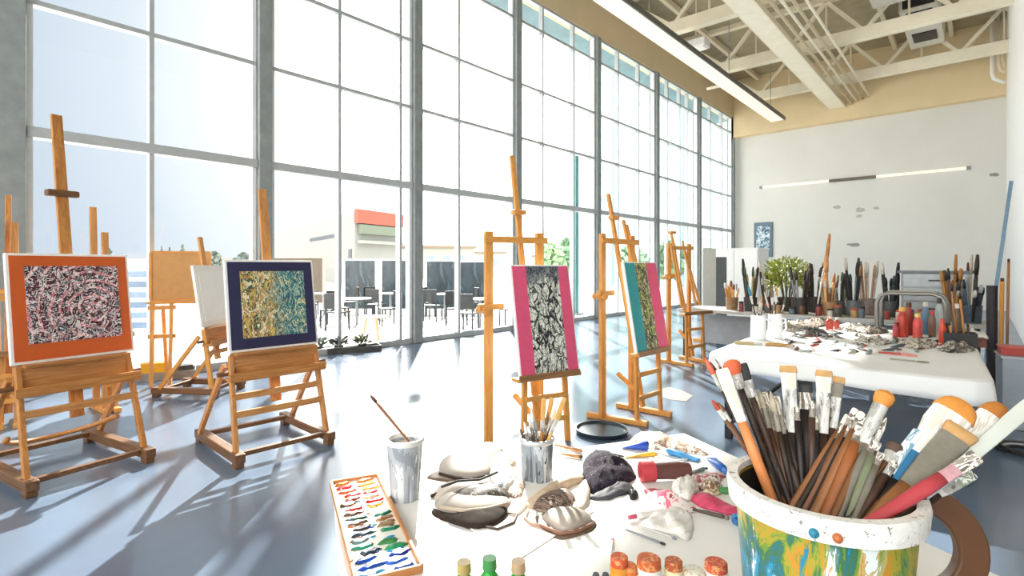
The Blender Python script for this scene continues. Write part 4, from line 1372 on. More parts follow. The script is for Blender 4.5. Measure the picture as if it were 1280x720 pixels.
# right fan of large brushes
bb('large white mop brush with orange end, biggest head on the right', 1204, 503, 0.90, 1085, 636, 0.86, 'dome', 0.010, 0.027, DK1, WH, ORT, speckle('blue_ferrule', ['2f5f7c', 'b9c2c6', '6f9ab0', 'dfe2e2', '49606e'], 30, (1, 1, 0.2), 0.4), vis=0.72, bl=0.5)
bb('slim brush with blue stained ferrule below the large mop', 1168, 538, 0.86, 1090, 640, 0.83, 'flat', 0.006, 0.009, DK3, WH, None, plain('2f6f9a', 0.4, 0.3, var=0.4), vis=0.62, bl=0.45)
bb('wide flat brush with grey band and tan tip lower right', 1204, 536, 0.80, 1100, 648, 0.775, 'flat', 0.015, 0.022, BRN2, TAN, None, GREYH, vis=0.66, bl=0.16)
bb('white brush with rusty tip leaning right behind the wide one', 1252, 507, 0.88, 1120, 640, 0.84, 'dome', 0.008, 0.017, DK1, WH, plain('b8742f', 0.75, var=0.2), FERR, vis=0.55, bl=0.55)
bb('white bladed palette knife reaching the right picture edge', 1292, 502, 0.80, 1120, 652, 0.77, 'flat', 0.006, 0.0105, DK2, plain('c9cdc4', 0.35, var=0.06), None, LGREY, vis=0.8, bl=0.62, name='palette_knife', cat='palette knife')
bb('red handled brush lying at the right rim', 1222, 570, 0.75, 1108, 650, 0.735, 'flat', 0.0095, 0.010, RED, CRUST, None, plain('c99aa0', 0.5, var=0.3, scale=40), vis=0.36, bl=0.6, dz=0.022)
bb('pale crusted brush behind the red handled one', 1215, 590, 0.79, 1128, 656, 0.765, 'flat', 0.006, 0.010, DK1, speckle('green_crust', ['d6d8cc', '8f9a86', 'efefe8', '5f665c'], 40), vis=0.45)
for k, (tx, ty, lx, ly) in enumerate([(1120, 575, 1078, 640), (1140, 580, 1086, 640), (1130, 560, 1070, 636)]):
    bb('dark handled brush low between the mop and central bunch', tx, ty, 0.9, lx, ly, 0.87, 'round', 0.006, 0.007, [DK2, BRN, DK1][k], CRUST, vis=0.3)

# ================================================================ WHITE CLOTH TABLE ON THE RIGHT
wt = thing('trestle_table', 'black legged table under white cloth on the right', 'table', (-0.95, 6.15, 0), math.radians(3))
MB().box((0, 0, 0.715), (1.78, 3.0, 0.03)).build('table_top', LGREY, wt)
for sx in (-1, 1):
    for sy in (-1, 1):
        MB().box((sx * 0.78, sy * 1.4, 0.35), (0.06, 0.06, 0.7)).build('leg', BLACK, wt, bevel=0.005)
    MB().box((sx * 0.78, 0, 0.12), (0.03, 2.74, 0.03)).build('stretcher', BLACK, wt)
# cloth: rounded rectangle, hanging with soft folds
mb = MB()
hx, hy, rc = 0.93, 1.54, 0.14
out = []
for cx_, cy_, a0 in ((hx - rc, hy - rc, 0), (-hx + rc, hy - rc, 90), (-hx + rc, -hy + rc, 180), (hx - rc, -hy + rc, 270)):
    for k in range(9):
        a = math.radians(a0 + 90 * k / 8)
        out.append((cx_ + rc * math.cos(a), cy_ + rc * math.sin(a), math.cos(a), math.sin(a)))
# subdivide the straight runs
full = []
for i, q in enumerate(out):
    nx = out[(i + 1) % len(out)]
    full.append(q)
    dl = math.hypot(nx[0] - q[0], nx[1] - q[1])
    if dl > 0.3:
        for k in range(1, 16):
            u = k / 16
            full.append((q[0] + (nx[0] - q[0]) * u, q[1] + (nx[1] - q[1]) * u, q[2], q[3]))
n_ = len(full)
prof = [(-0.04, 0.747), (-0.012, 0.746), (0.0, 0.736), (0.006, 0.70), (0.008, 0.65), (0.010, 0.60)]
rings = []
for j, (off, z) in enumerate(prof):
    ring = []
    for i, q in enumerate(full):
        fold = 0.012 * math.sin(i * 1.15) * max(0, (0.72 - z)) / 0.12 + 0.008 * math.sin(i * 0.41 + 1) * max(0, (0.72 - z)) / 0.12
        o_ = off + fold
        zz = z + (0.02 * math.sin(i * 0.23) if j == len(prof) - 1 else 0)
        ring.append(mb.bm.verts.new((q[0] + q[2] * o_, q[1] + q[3] * o_, zz)))
    rings.append(ring)
mb.bm.faces.new(rings[0])
for j in range(len(prof) - 1):
    for i in range(n_):
        mb.bm.faces.new((rings[j][i], rings[j][(i + 1) % n_], rings[j + 1][(i + 1) % n_], rings[j + 1][i]))
cl = mb.build('tablecloth', plain('f0f0ee', 0.65, var=0.04, scale=3), smooth='auto')
sol = cl.modifiers.new('solid', 'SOLIDIFY')
sol.thickness = 0.006
sol.offset = 1
cl.location = (-0.95, 6.15, -0.008)
cl.rotation_euler = (0, 0, math.radians(3))
tag(cl, 'white cloth draped over the right hand table', 'tablecloth')
CZ = 0.7465


def on(px_, py_, dz=0.0):
    p = G(px_, py_, CZ)
    p.z = CZ + dz
    return p


# two white jugs with brushes
JUG = plain('e9ecee', 0.3, var=0.05)
for k, (px_, lab, r) in enumerate([(948, 'white plastic jug at left end of the cloth table', 0.075), (969, 'white plastic jug right beside the first on the cloth table', 0.07)]):
    p = on(px_, 424 - 2 * k)
    j = thing('jug', lab, 'jug', p)
    h = 0.25
    MB().lathe([(r, 0), (r * 1.04, 0.01), (r * 1.0, h * 0.6), (r * 0.95, h), (r * 0.88, h), (r * 0.93, h * 0.6), (r * 0.9, 0.015), (0.001, 0.015)], 24).build('body', JUG, j, smooth='auto')
    MB().tube([(r * 0.93, 0, h * 0.85), (r * 1.45, 0, h * 0.8), (r * 1.5, 0, h * 0.4), (r * 0.98, 0, h * 0.25)], 0.012).build('handle', JUG, j, smooth=True)
    for q in range(5):
        a = p + Vector((random.uniform(-0.03, 0.03), random.uniform(-0.03, 0.03), 0.03))
        b = P(px_ + random.uniform(-14, 14), random.uniform(352, 382), (p - Vector((0, 0, 0))).to_2d().dot(V.to_2d()))
        brush('brush with blue head standing in the left jug' if (q == 0 and k == 0) else ('thin dark brush standing in the ' + ('left' if k == 0 else 'right') + ' white jug'),
              a, b, 'round', 0.006, 0.014 if q == 0 else 0.009, DK2, plain('2f7f9a', 0.6) if q == 0 and k == 0 else plain(random.choice(['6a5a48', 'c9c2b4', '3a4a3a', 'b98a4a']), 0.7), group='brushes in the white jugs')

# flat wooden scraper/brush in front
a, b = on(918, 430, 0.012), on(990, 434, 0.016)
brush('wide tan brush lying at left front of the cloth table', b, a, 'flat', 0.018, 0.02, wood('9a7440', 'c09a58'), plain('a89a70', 0.7), group=None, hl=0.45, fl=0.2)

# scattered tubes, scrapers and crusted paint lying on the cloth
cols = ['2a2a2c', 'c9c6bf', '6a4a3a', '8f9aa0', 'b03a34', '3a4a44', 'e2ded6', '70503a', '4a5560', 'a8a49a', 'd8b8a8']
colname = ['black', 'pale grey', 'brown', 'blue grey', 'red', 'dark green', 'white', 'tan brown', 'slate', 'grey', 'pinkish']
placed = []
cnt = 0
tries = 0
while cnt < 70 and tries < 3000:
    tries += 1
    px_ = random.uniform(985, 1222)
    py_ = random.uniform(411, 441 + (px_ - 985) * 0.02)
    p = on(px_, py_)
    if any((p - q).length < 0.1 for q in placed):
        continue
    lx_, ly_ = (p.x + 0.95), (p.y - 6.15)
    if abs(lx_) > 0.8 or abs(ly_) > 1.4:
        continue
    placed.append(p)
    k = random.randrange(len(cols))
    side = 'left' if px_ < 1065 else ('middle' if px_ < 1145 else 'right')
    rowd = 'front' if py_ > 428 else 'back'
    lab = '%s paint tube lying on the cloth table, %s part towards the %s' % (colname[k], side, rowd)
    tube_of_paint(lab, p, random.uniform(0, PI), random.uniform(0.08, 0.16), random.uniform(0.012, 0.02), plain(cols[k], 0.5, var=0.4, scale=40), plain(random.choice(['1f1f20', 'e8e4dc', '7a3a2c']), 0.5), 'paint tubes strewn on the cloth table')
    cnt += 1

heaps = [(998, 409, 26, 6, 'b9aa98', 'tan crumpled rag at left back of the cloth table'), (1014, 416, 22, 5, '3a3f44', 'slate cloth scrap at left back of the cloth table'),
         (1022, 404, 20, 5, '8f7a66', 'brown crumpled rag at far left edge of the cloth table'), (1064, 411, 20, 4, 'd8d2c8', 'white crumpled rag in the middle of the cloth back'),
         (1090, 414, 22, 4, '6a5a4c', 'dark brown rag left of the metal frame foot'), (1150, 432, 26, 4, 'cfc4b4', 'beige rag in front of the bottle cluster'),
         (1196, 437, 24, 4, '7a7468', 'grey brown rag at right front of cloth table'), (1090, 428, 26, 4, 'e0dcd4', 'white rag at centre of the cloth table')]
for k, (x_, y_, w_, h_, c, lab) in enumerate(heaps):
    rag('rag', lab, 'rag', [(x_ - w_, y_), (x_ - w_ * 0.5, y_ - h_), (x_ + w_ * 0.4, y_ - h_ * 0.8), (x_ + w_, y_ + h_ * 0.2), (x_ + w_ * 0.3, y_ + h_), (x_ - w_ * 0.5, y_ + h_ * 0.8)], CZ,
        0.07, speckle('rag_' + c, [c, 'd9d2c8', c, '4a423a', c, 'efeae2'], 14), 0.6, 30 + k)
a, b = on(1098, 441, 0.006), on(1147, 446, 0.006)
stick('red brush lying at front middle of the cloth table', a, b, 0.012, plain('c4564e', 0.5), plain('d88a80', 0.6), tipl=0.4)
a, b = on(1112, 449, 0.005), on(1162, 454, 0.005)
stick('pale green brush lying nearest the front cloth edge', a, b, 0.006, plain('9a9a80', 0.5), plain('7a7a68', 0.6), tipl=0.3)

# red and brown bottles at the back of the cloth table
def cbottle(px_, py_, h, r, col, capc, lab):
    p = on(px_, py_)
    return bottle(lab, p, r, h, plain(col, 0.35, var=0.2), plain(capc, 0.4), 'bottles on the cloth table')


for px_, py_, h, r, c, cc, lab in [
    (1128, 421, 0.32, 0.05, 'b03a2c', 'c9a04a', 'large red bottle with ochre cap, left of the bottle cluster'),
    (1136, 419, 0.36, 0.04, '9a2f28', '5a3a2a', 'tall dark red bottle behind the large red one'),
    (1147, 423, 0.26, 0.042, 'd0504a', 'd8c070', 'coral red bottle in front in the bottle cluster'),
    (1157, 418, 0.36, 0.036, '5a7a94', 'cfc8b8', 'blue grey bottle in the middle of the bottle cluster'),
    (1165, 421, 0.28, 0.034, '7a5a48', 'c04a3a', 'brown bottle with red cap beside the blue grey one'),
    (1178, 431, 0.25, 0.03, 'd0482e', 'd0482e', 'slim bright red bottle standing alone in front'),
    (1174, 418, 0.40, 0.036, 'a8b0b0', '3a3a3c', 'silver bottle with black cap at right of cluster'),
    (1196, 418, 0.34, 0.04, '6a5440', 'd8d0c0', 'dark brown bottle with pale cap right of the silver one'),
    (1120, 421, 0.16, 0.03, 'a83a3c', '7a2a2c', 'short maroon bottle at far left of bottle cluster'),
    (1037, 413, 0.16, 0.04, 'b8402f', 'e0b8a0', 'short red jar standing left of the metal frame'),
    (1046, 412, 0.14, 0.03, 'b04a38', 'd8cfc4', 'small red jar right beside the short red one'),
]:
    cbottle(px_, py_, h, r, c, cc, lab)
p = on(1214, 433)
t = thing('wooden_box', 'small dark brown box at right end of the cloth table', 'box', p, 0.2)
MB().box((0, 0, 0.035), (0.2, 0.12, 0.07)).build('box_body', plain('6a3a2c', 0.5, var=0.2), t, bevel=0.004)
MB().box((0, 0, 0.077), (0.21, 0.13, 0.014)).build('lid', plain('5a2f24', 0.5, var=0.2), t, bevel=0.003)
p = on(1216, 421)
t = MB()
rag('rag', 'white crumpled rag behind the dark brown box', 'rag', [(1202, 421), (1214, 417), (1230, 419), (1236, 424), (1218, 426)], CZ, 0.07, WHITE, 0.5, 21)
p = on(1224, 414.5)
p = BY(1246, 6.5, CZ)
t = thing('pen_box', 'open black box of pens at right end of cloth table', 'box', (min(p.x, -0.16), 6.55, CZ), 0.1)
for a_, b_ in (((-0.12, -0.09, 0), (0.12, -0.08, 0.13)), ((-0.12, 0.08, 0), (0.12, 0.09, 0.13)), ((-0.12, -0.08, 0), (-0.11, 0.08, 0.13)), ((0.11, -0.08, 0), (0.12, 0.08, 0.13)), ((-0.11, -0.08, 0), (0.11, 0.08, 0.01))):
    MB().span(a_, b_).build('side_panel', BLACK, t)
for q in range(6):
    a = Vector(t.location) + Vector((-0.08 + 0.03 * q, 0.02 * (q % 2), 0.012))
    b = a + Vector((random.uniform(-0.05, 0.03), 0, random.uniform(0.25, 0.62) if q in (2, 4) else 0.2))
    stick('long brown brush standing in the black pen box' if q in (2, 4) else 'short dark pen standing in the black pen box', a, b, 0.009, [DK1, PINE, BRN2, DK3, OAK, DK2][q], DK3, 'pens in the black box', name='pen' if q not in (2, 4) else 'paintbrush', cat='pen' if q not in (2, 4) else 'brush')

# grey stool with red box at right edge
p = P(1268, 445, 5.0)
t = thing('plinth', 'grey square plinth at right edge beside the cloth table', 'plinth', (p.x + 0.1, p.y, 0), 0.1)
MB().box((0, 0, (p.z) / 2), (0.42, 0.42, p.z)).build('plinth_body', plain('9aa3ad', 0.4, var=0.08), t, bevel=0.006)
MB().box((0, 0, p.z + 0.008), (0.44, 0.44, 0.016)).build('plinth_top', plain('b4bcc4', 0.4, var=0.05), t)
r_ = thing('paint_box', 'flat red box lying on the grey plinth at right edge', 'box', (p.x + 0.08, p.y, p.z + 0.0165), 0.1)
MB().box((0, 0, 0.03), (0.38, 0.22, 0.06)).build('box_body', plain('a8382c', 0.45, var=0.12), r_, bevel=0.005)
MB().box((0, 0, 0.07), (0.39, 0.23, 0.02)).build('lid', plain('b8483a', 0.45, var=0.12), r_, bevel=0.004)

pts = [G(x, y, 0) for x, y in [(822, 489), (836, 484), (852, 488), (866, 495), (858, 502), (840, 500), (828, 497)]]
c_ = sum(pts, Vector()) / len(pts)
o = MB().prism([(p.x - c_.x, p.y - c_.y) for p in pts], 0, 0.003).build('paint_stain', speckle('rust_stain', ['7a4a40', '8a6a60', '9a8a86', '6a5a5c', '8d8688'], 7))
o.location = (c_.x, c_.y, 0.0005)
tag(o, 'reddish dried paint stain on the floor left of the cloth table', 'stain')

# coil of black and white cable on the floor at right
p = G(1284, 566)
t = thing('cable_coil', 'coil of grey and black cable on the floor at right edge', 'cable', (p.x, p.y, 0.0))
for k in range(5):
    pts = [((0.12 + 0.022 * k) * math.cos(a), (0.12 + 0.022 * k) * math.sin(a), 0.014 + 0.012 * ((k * 7) % 3)) for a in [2 * PI * q / 28 for q in range(29)]]
    MB().tube(pts, 0.011, 6).build('cable_loop', [BLACK, LGREY, DARK, GREY, BLACK][k], t, smooth=True)

# ================================================================ BACK WORKBENCH WITH CLUTTER
wb = thing('workbench', 'grey workbench of jars far behind the cloth table', 'table', (-1.9, 9.0, 0), 0)
MB().box((0, 0, 0.765), (3.9, 0.9, 0.05)).build('table_top', plain('b9b6af', 0.5), wb, bevel=0.006)
for sx in (-1, 1):
    for sy in (-1, 1):
        MB().box((sx * 1.85, sy * 0.38, 0.37), (0.06, 0.06, 0.74)).build('leg', DARK, wb)
MB().box((0, 0.3, 0.4), (3.6, 0.02, 0.5)).build('back_panel', plain('a5a8aa', 0.5), wb)
BZ = 0.7905


def bench(px_, Y, dz=0.0):
    p = BY(px_, Y, BZ + dz)
    return p


potspec = [(915, 8.9, 0.10, 0.20, '8a6a4a', 6, (0.35, 0.5), 'brown tub of wooden handles at left end of the workbench', ['b9803c', '7a4a2a', 'd0a060']),
           (938, 8.8, 0.10, 0.22, '3a3a36', 8, (0.55, 0.85), 'dark tub of tall brushes left on the workbench', ['2a2622', '3a4a34', 'b09a6a', '4a3a2c']),
           (958, 9.1, 0.09, 0.22, '4a4038', 8, (0.5, 0.8), 'dark brown tub of brushes beside the first', ['2a2622', '5a4a3a', 'd8d0c0']),
           (1000, 8.75, 0.12, 0.24, '2f2a2a', 9, (0.55, 0.72), 'black tub of dark brushes in front of plant', ['1f1c1c', '3a2f2a', '8f8f8f', '4a3430']),
           (1018, 9.2, 0.11, 0.24, '3a3436', 9, (0.6, 0.82), 'charcoal tub of dark brushes right of plant', ['1f1c20', '2f2a30', '7a7a80', '4a3a34']),
           (1036, 8.75, 0.10, 0.2, 'a8835a', 8, (0.4, 0.62), 'tan tub at the foot of the tallest brushes', ['c98a4a', 'd9a870', '6a4a2c', '8a8a7a']),
           (1050, 9.1, 0.09, 0.2, '5a5a52', 6, (0.4, 0.65), 'olive grey tub right of the tan tub', ['6a6a4a', '3a3a34', 'c9b89a']),
           (1066, 9.0, 0.10, 0.22, '6f7478', 7, (0.55, 0.85), 'grey tub of mixed tools behind the red jars', ['3a4a4a', '6a7a80', '2a2a2a', 'b07a4a']),
           (1084, 9.2, 0.11, 0.24, '8a7a70', 8, (0.6, 0.8), 'taupe tub of tan tools left of metal frame', ['b08a6a', '8f6a50', 'cfc4b4', '6a5a50']),
           (1112, 9.1, 0.09, 0.22, '55585a', 6, (0.5, 0.78), 'slate tub of black tools behind the metal frame', ['1f1f20', '5a5f64', '2f3a40']),
           (1192, 8.9, 0.11, 0.22, '6a5a4c', 8, (0.4, 0.7), 'brown tub of tools behind the bottles', ['b0783a', '3a2a22', '8f8f8a', '5a4a3a']),
           (1214, 8.8, 0.11, 0.22, '3f4a58', 7, (0.4, 0.6), 'dark blue tub of tools right of the bottles', ['3a4a5a', '20242a', 'a0a8b0']),
           ]
for px_, Y, r, h, c, n_, (l0, l1), lab, bc in potspec:
    p = bench(px_, Y)
    if p.x > -0.1:
        p.x = -0.1 - r
    pot(lab, p, r * 0.9, r, h, plain(c, 0.5, var=0.3, scale=20), 'brush_tub', 'tub', group='tubs on the workbench')
    for q in range(n_):
        a = 2 * PI * q / n_ + random.random()
        aa = p + Vector((math.cos(a) * r * 0.4, math.sin(a) * r * 0.4, 0.02))
        L = random.uniform(l0, l1)
        b_ = p + Vector((math.cos(a) * r * 1.15, math.sin(a) * r * 1.15, L))
        stick('brush standing in the ' + lab.split(' of ')[0].split(' at ')[0].split(' right')[0].split(' behind')[0] + ' on the workbench', aa, b_, random.uniform(0.013, 0.02), plain(random.choice(bc), 0.55, var=0.3), plain(random.choice(bc + ['cfc8ba']), 0.6), 'brushes in the workbench tubs', tipl=0.22)

for k in range(16):
    px_ = 930 + 15 * k + random.uniform(-4, 4)
    p = bench(px_, 8.62 + 0.05 * (k % 2))
    c, cn = [('8a3a30', 'red'), ('d8d2c6', 'white'), ('4a4a44', 'dark'), ('b08a5a', 'tan'), ('5a6a74', 'blue grey'), ('6a4a36', 'brown')][k % 6]
    where = ['below the tall brushes at left', 'in front of the plant', 'under the tallest tan brush', 'left of the metal frame', 'behind the metal frame'][min(4, k * 5 // 16)]
    r = random.uniform(0.035, 0.055)
    h = random.uniform(0.1, 0.17)
    t = thing('paint_jar', '%s small jar on the workbench edge, %s' % (cn, where), 'jar', p, 0, 'small jars on the workbench edge')
    MB().lathe([(r * 0.95, 0), (r, 0.006), (r, h * 0.72), (r * 0.85, h * 0.8)], 14).build('body', plain(c, 0.4, var=0.3, scale=20), t, smooth='auto')
    MB().lathe([(r * 0.92, h * 0.79), (r * 0.95, h * 0.82), (r * 0.92, h)], 14).build('lid', plain(random.choice(['2a2826', 'e3ded4', 'b5523a']), 0.5), t, smooth='auto')

# very long brushes
for k, (x0, y0, x1, y1, Y, r, c, lab) in enumerate([
    (1026, 392, 1037, 292, 8.75, 0.020, 'c4864a', 'tallest tan brush rising against the back wall'),
    (1031, 392, 1033, 318, 8.7, 0.026, 'd79a62', 'thick orange tan brush beside the tallest one'),
    (1020, 395, 1030, 335, 8.65, 0.012, 'e4ddd2', 'slim white brush leaning beside the tallest tan one'),
    (1192, 378, 1195, 318, 9.0, 0.016, 'b0742f', 'tall ochre brush standing behind the bottles'),
    (1216, 380, 1222, 318, 8.7, 0.020, '2a2220', 'tall black brush leaning above the dark blue tub'),
    (1211, 370, 1215, 318, 8.9, 0.013, 'b8a890', 'tall pale brush left of the leaning black one'),
    (1209, 360, 1210, 328, 9.1, 0.014, '5a3026', 'maroon brush behind the tall pale one'),
    (1122, 392, 1122, 337, 9.2, 0.022, '26282c', 'thick black tube standing behind the metal frame'),
]):
    a, b_ = BY(x0, Y, 0), BY(x1, Y, 0)
    d0, d1 = DY(x0, Y), DY(x1, Y)
    a.z = BZ + 0.002 + 0.02
    b_.z = EYE - (y1 - HOR) / F * d1
    stick(lab, a, b_, r, plain(c, 0.5, var=0.25), plain(c, 0.6, var=0.4), None, tipl=0.3)

# green plant with dark stems
p = bench(984, 9.15)
t = thing('potted_plant', 'bushy yellow green plant on the workbench', 'plant', p)
MB().lathe([(0.11, 0), (0.14, 0.2), (0.145, 0.22), (0.125, 0.22), (0.12, 0.18), (0.001, 0.18)], 20).build('pot', plain('3a322c', 0.6), t, smooth='auto')
for q in range(9):
    a = 2 * PI * q / 9
    MB().tube([(math.cos(a) * 0.05, math.sin(a) * 0.05, 0.17), (math.cos(a) * 0.1, math.sin(a) * 0.1, 0.45), (math.cos(a) * 0.2, math.sin(a) * 0.2, 0.68)], 0.008, 5).build('stem', plain('4a4a2a', 0.7), t)
mb = MB()
for q in range(1100):
    a, u = random.uniform(0, 2 * PI), random.random()
    c_ = Vector((math.cos(a) * 0.3 * u ** 0.6, math.sin(a) * 0.3 * u ** 0.6, 0.42 + random.random() * 0.42 - 0.12 * u))
    dr = Vector((math.cos(a) * 0.6, math.sin(a) * 0.6, random.uniform(-0.4, 1.2))).normalized()
    s = dr.orthogonal().normalized()
    l, w_ = random.uniform(0.05, 0.11), random.uniform(0.008, 0.014)
    vs = [mb.bm.verts.new(c_), mb.bm.verts.new(c_ + dr * l * 0.5 + s * w_), mb.bm.verts.new(c_ + dr * l), mb.bm.verts.new(c_ + dr * l * 0.5 - s * w_)]
    mb.bm.faces.new(vs)
fo = mb.build('foliage', plain('8f9a34', 0.6, var=0.4, scale=9), t, fix=False)

# bent metal tube frame behind the cloth table
pa, pb = BY(1096, 7.95, 0), BY(1182, 7.95, 0)
t = thing('tube_frame', 'grey bent tube metal frame standing behind the cloth table', 'rack', ((pa.x + pb.x) / 2, 7.95, 0))
hw = (pb.x - pa.x) / 2
zt = EYE - (366 - HOR) / F * DY(1100, 7.95)
for Y in (0, 0.42):
    pts = [(-hw, Y, 0.0), (-hw, Y, zt - 0.12), (-hw + 0.035, Y, zt - 0.035), (-hw + 0.12, Y, zt), (hw - 0.12, Y, zt), (hw - 0.035, Y, zt - 0.035), (hw, Y, zt - 0.12), (hw, Y, 0.0)]
    MB().tube(pts, 0.024, 10).build('bent_tube', plain('8f8c86', 0.35, 0.6), t, smooth=True)
MB().box((0, 0.21, zt + 0.005), (2 * hw - 0.2, 0.42, 0.03)).build('shelf', plain('d9d8d3', 0.5), t)
MB().box((0, 0.42, 0.5), (2 * hw - 0.02, 0.02, 0.03)).build('rail', GREY, t)

# grey metal cabinet box on bench, black tubes right of it
p = bench(1204, 9.25)
t = thing('metal_cabinet', 'grey metal cabinet at right end of the workbench', 'cabinet', (-0.42, 9.2, BZ), 0)
MB().span((-0.42, -0.18, 0), (0.3, 0.2, 0.62)).build('cabinet_body', plain('83878a', 0.4, 0.3, var=0.1), t, bevel=0.008)
for z in (0.06, 0.25, 0.44):
    dr = MB().span((-0.39, -0.195, z), (0.27, -0.179, z + 0.16)).build('drawer', plain('9a9ea0', 0.4, 0.3), t)
    MB().span((-0.12, -0.21, z + 0.07), (0.0, -0.194, z + 0.09)).build('handle', DARK, dr)
MB().span((-0.46, -0.2, 0.62), (0.34, 0.22, 0.65)).build('cabinet_top', plain('5c6064', 0.4, 0.3), t)
pt = BY(1240, 8.2, 0)
o = thing('poster_tube', 'upright black cardboard tube behind the black pen box', 'tube', (pt.x, 8.2, 0))
MB().lathe([(0.05, 0), (0.05, 1.28), (0.045, 1.28), (0.045, 1.2), (0.001, 1.2)], 18).build('tube_wall', plain('2a2326', 0.6), o, smooth='auto')
MB().lathe([(0.052, 0), (0.052, 0.03), (0.05, 0.03)], 18).build('end_cap', GREY, o, smooth='auto')
for k, (px_, zt_, lab) in enumerate([(1250, 1.32, 'tan cardboard tube leaning left of the white one near right wall'), (1258, 1.55, 'slim brown pole standing by the right wall')]):
    pt = BY(px_, 8.6, 0)
    o = thing('pole', lab, 'pole', (pt.x, 8.6, 0))
    MB().tube([(0, 0, 0), (0.02, 0.05, zt_)], 0.022 - 0.008 * k, 10).build('shaft', [PINE, BRN2][k], o, smooth=True)
    MB().tube([(0.02, 0.05, zt_), (0.021, 0.052, zt_ + 0.04)], 0.018 - 0.006 * k, 10).build('tip', DK2, o, smooth=True)
# blue diagonal bar against right wall
a, b_ = W(0, 0), W(0, 0)
pt = BY(1268, 9.0, 0)
o = thing('prop_bar', 'slanting blue grey bar leaning on the right wall', 'bar', (pt.x - 0.02, 11.4, 0))
MB().bar((-0.25, -0.9, 0), (0.08, 0.56, 2.9), 0.05, 0.03).build('bar_shaft', plain('7f9cb4', 0.4), o)
MB().box((-0.25, -0.9, 0.02), (0.07, 0.06, 0.04)).build('rubber_foot', BLACK, o)

# canvases stacked near the windows: dark panel, white cabinet
p1 = G(900, 421)
t = thing('leaning_panel', 'dark grey panel standing right of the far golden easel', 'panel', p1, yaw_of(25))
MB().box((0, 0, 0.85), (0.36, 0.03, 1.7)).build('panel_face', plain('6d7276', 0.6, var=0.1), t, bevel=0.004)
MB().box((0, 0.15, 0.03), (0.36, 0.34, 0.06)).build('base', DARK, t)
MB().box((-0.2, 0.0, 0.85), (0.04, 0.05, 1.7)).build('edge_strip', plain('c9cccd', 0.5), t)
p1 = BY(925, 13.5, 0)
t = thing('storage_cabinet', 'white storage cabinet by the far windows', 'cabinet', p1, 0)
MB().box((0, 0, 0.97), (1.1, 0.8, 1.94)).build('cabinet_body', plain('eceae5', 0.5, var=0.04), t, bevel=0.006)
for s in (-1, 1):
    dr = MB().box((s * 0.27, -0.41, 0.97), (0.52, 0.02, 1.86)).build('door', plain('f3f1ed', 0.5, var=0.03), t, bevel=0.004)
    MB().box((s * 0.06, -0.43, 1.0), (0.02, 0.025, 0.16)).build('handle', GREY, dr)
# paler panel leaning by the far easel
p1 = G(886, 428)
t = thing('canvas', 'tall pale canvas standing between far easel and dark panel', 'canvas', p1, yaw_of(25))
MB().box((0, 0, 0.93), (0.34, 0.04, 1.86)).build('canvas_face', plain('dcdcd4', 0.7, var=0.05), t)
MB().box((0, 0.14, 0.03), (0.3, 0.26, 0.06)).build('base', PINE_X, t)

# ================================================================ LOW CLUTTER ALONG THE WINDOWS
def low_tray(label, px_, py_, L, deg, col, items):
    p = G(px_, py_)
    t = thing('supply_tray', label, 'tray', p, yaw_of(deg))
    MB().box((0, 0, 0.02), (L, 0.3, 0.04)).build('tray_floor', plain(col, 0.5, var=0.2), t)
    for s in (-1, 1):
        MB().box((0, s * 0.15, 0.05), (L, 0.015, 0.1)).build('tray_side', plain(col, 0.5, var=0.2), t)
        MB().box((s * L / 2, 0, 0.05), (0.015, 0.31, 0.1)).build('tray_side', plain(col, 0.5, var=0.2), t)
    return t, p


t1, p1 = low_tray('grey supply tray on floor below the first window', 184, 474, 1.1, 30, '8f8a84', 0)
y = yaw_of(30)
ax = Vector((math.cos(y), math.sin(y), 0))
for k, (u, c, lab, s) in enumerate([(0.1, 'e0a81f', 'yellow box in the floor tray below the first window', (0.34, 0.16, 0.16)), (-0.3, 'b9a88a', 'beige box in the floor tray left of the yellow one', (0.2, 0.16, 0.12)),
                                    (0.42, '4a4a48', 'dark box in the floor tray right of the yellow one', (0.18, 0.16, 0.1))]):
    q = p1 + ax * u
    o = thing('supply_box', lab, 'box', (q.x, q.y, 0.0405), y + 0.1 * k)
    MB().box((0, 0, s[2] / 2), s).build('box_body', plain(c, 0.5, var=0.15), o, bevel=0.008)
    MB().box((0, 0, s[2] + 0.008), (s[0] + 0.01, s[1] + 0.01, 0.016)).build('lid', plain(c, 0.5, var=0.3), o, bevel=0.004)

t2, p2 = low_tray('dark planter tray on the floor below the second window', 420, 441, 1.5, 28, '4c4d4c', 0)
y = yaw_of(28)
ax = Vector((math.cos(y), math.sin(y), 0))
for k, (u, c, lab) in enumerate([(-0.62, '4f8a3a', 'bright green plant at left end of the dark planter'), (-0.3, '4a5a44', 'dull green plant second in dark planter'),
                                 (0.05, '5a5a50', 'grey green plant in middle of the dark planter'), (0.45, '6f7a62', 'pale plant at right end of dark planter')]):
    q = p2 + ax * u
    o = thing('plant', lab, 'plant', (q.x, q.y, 0.0405), 0)
    MB().lathe([(0.06, 0), (0.08, 0.09), (0.07, 0.09), (0.001, 0.08)], 14).build('pot', DARK, o, smooth='auto')
    mb = MB()
    for z in range(70):
        a, u_ = random.uniform(0, 2 * PI), random.random()
        c_ = Vector((math.cos(a) * 0.1 * u_, math.sin(a) * 0.1 * u_, 0.09 + 0.1 * random.random()))
        dr = Vector((math.cos(a), math.sin(a), random.uniform(0, 1))).normalized()
        s = dr.orthogonal().normalized()
        vs = [mb.bm.verts.new(c_), mb.bm.verts.new(c_ + dr * 0.06 + s * 0.02), mb.bm.verts.new(c_ + dr * 0.12), mb.bm.verts.new(c_ + dr * 0.06 - s * 0.02)]
        mb.bm.faces.new(vs)
    mb.build('foliage', plain(c, 0.6, var=0.3), o, fix=False)

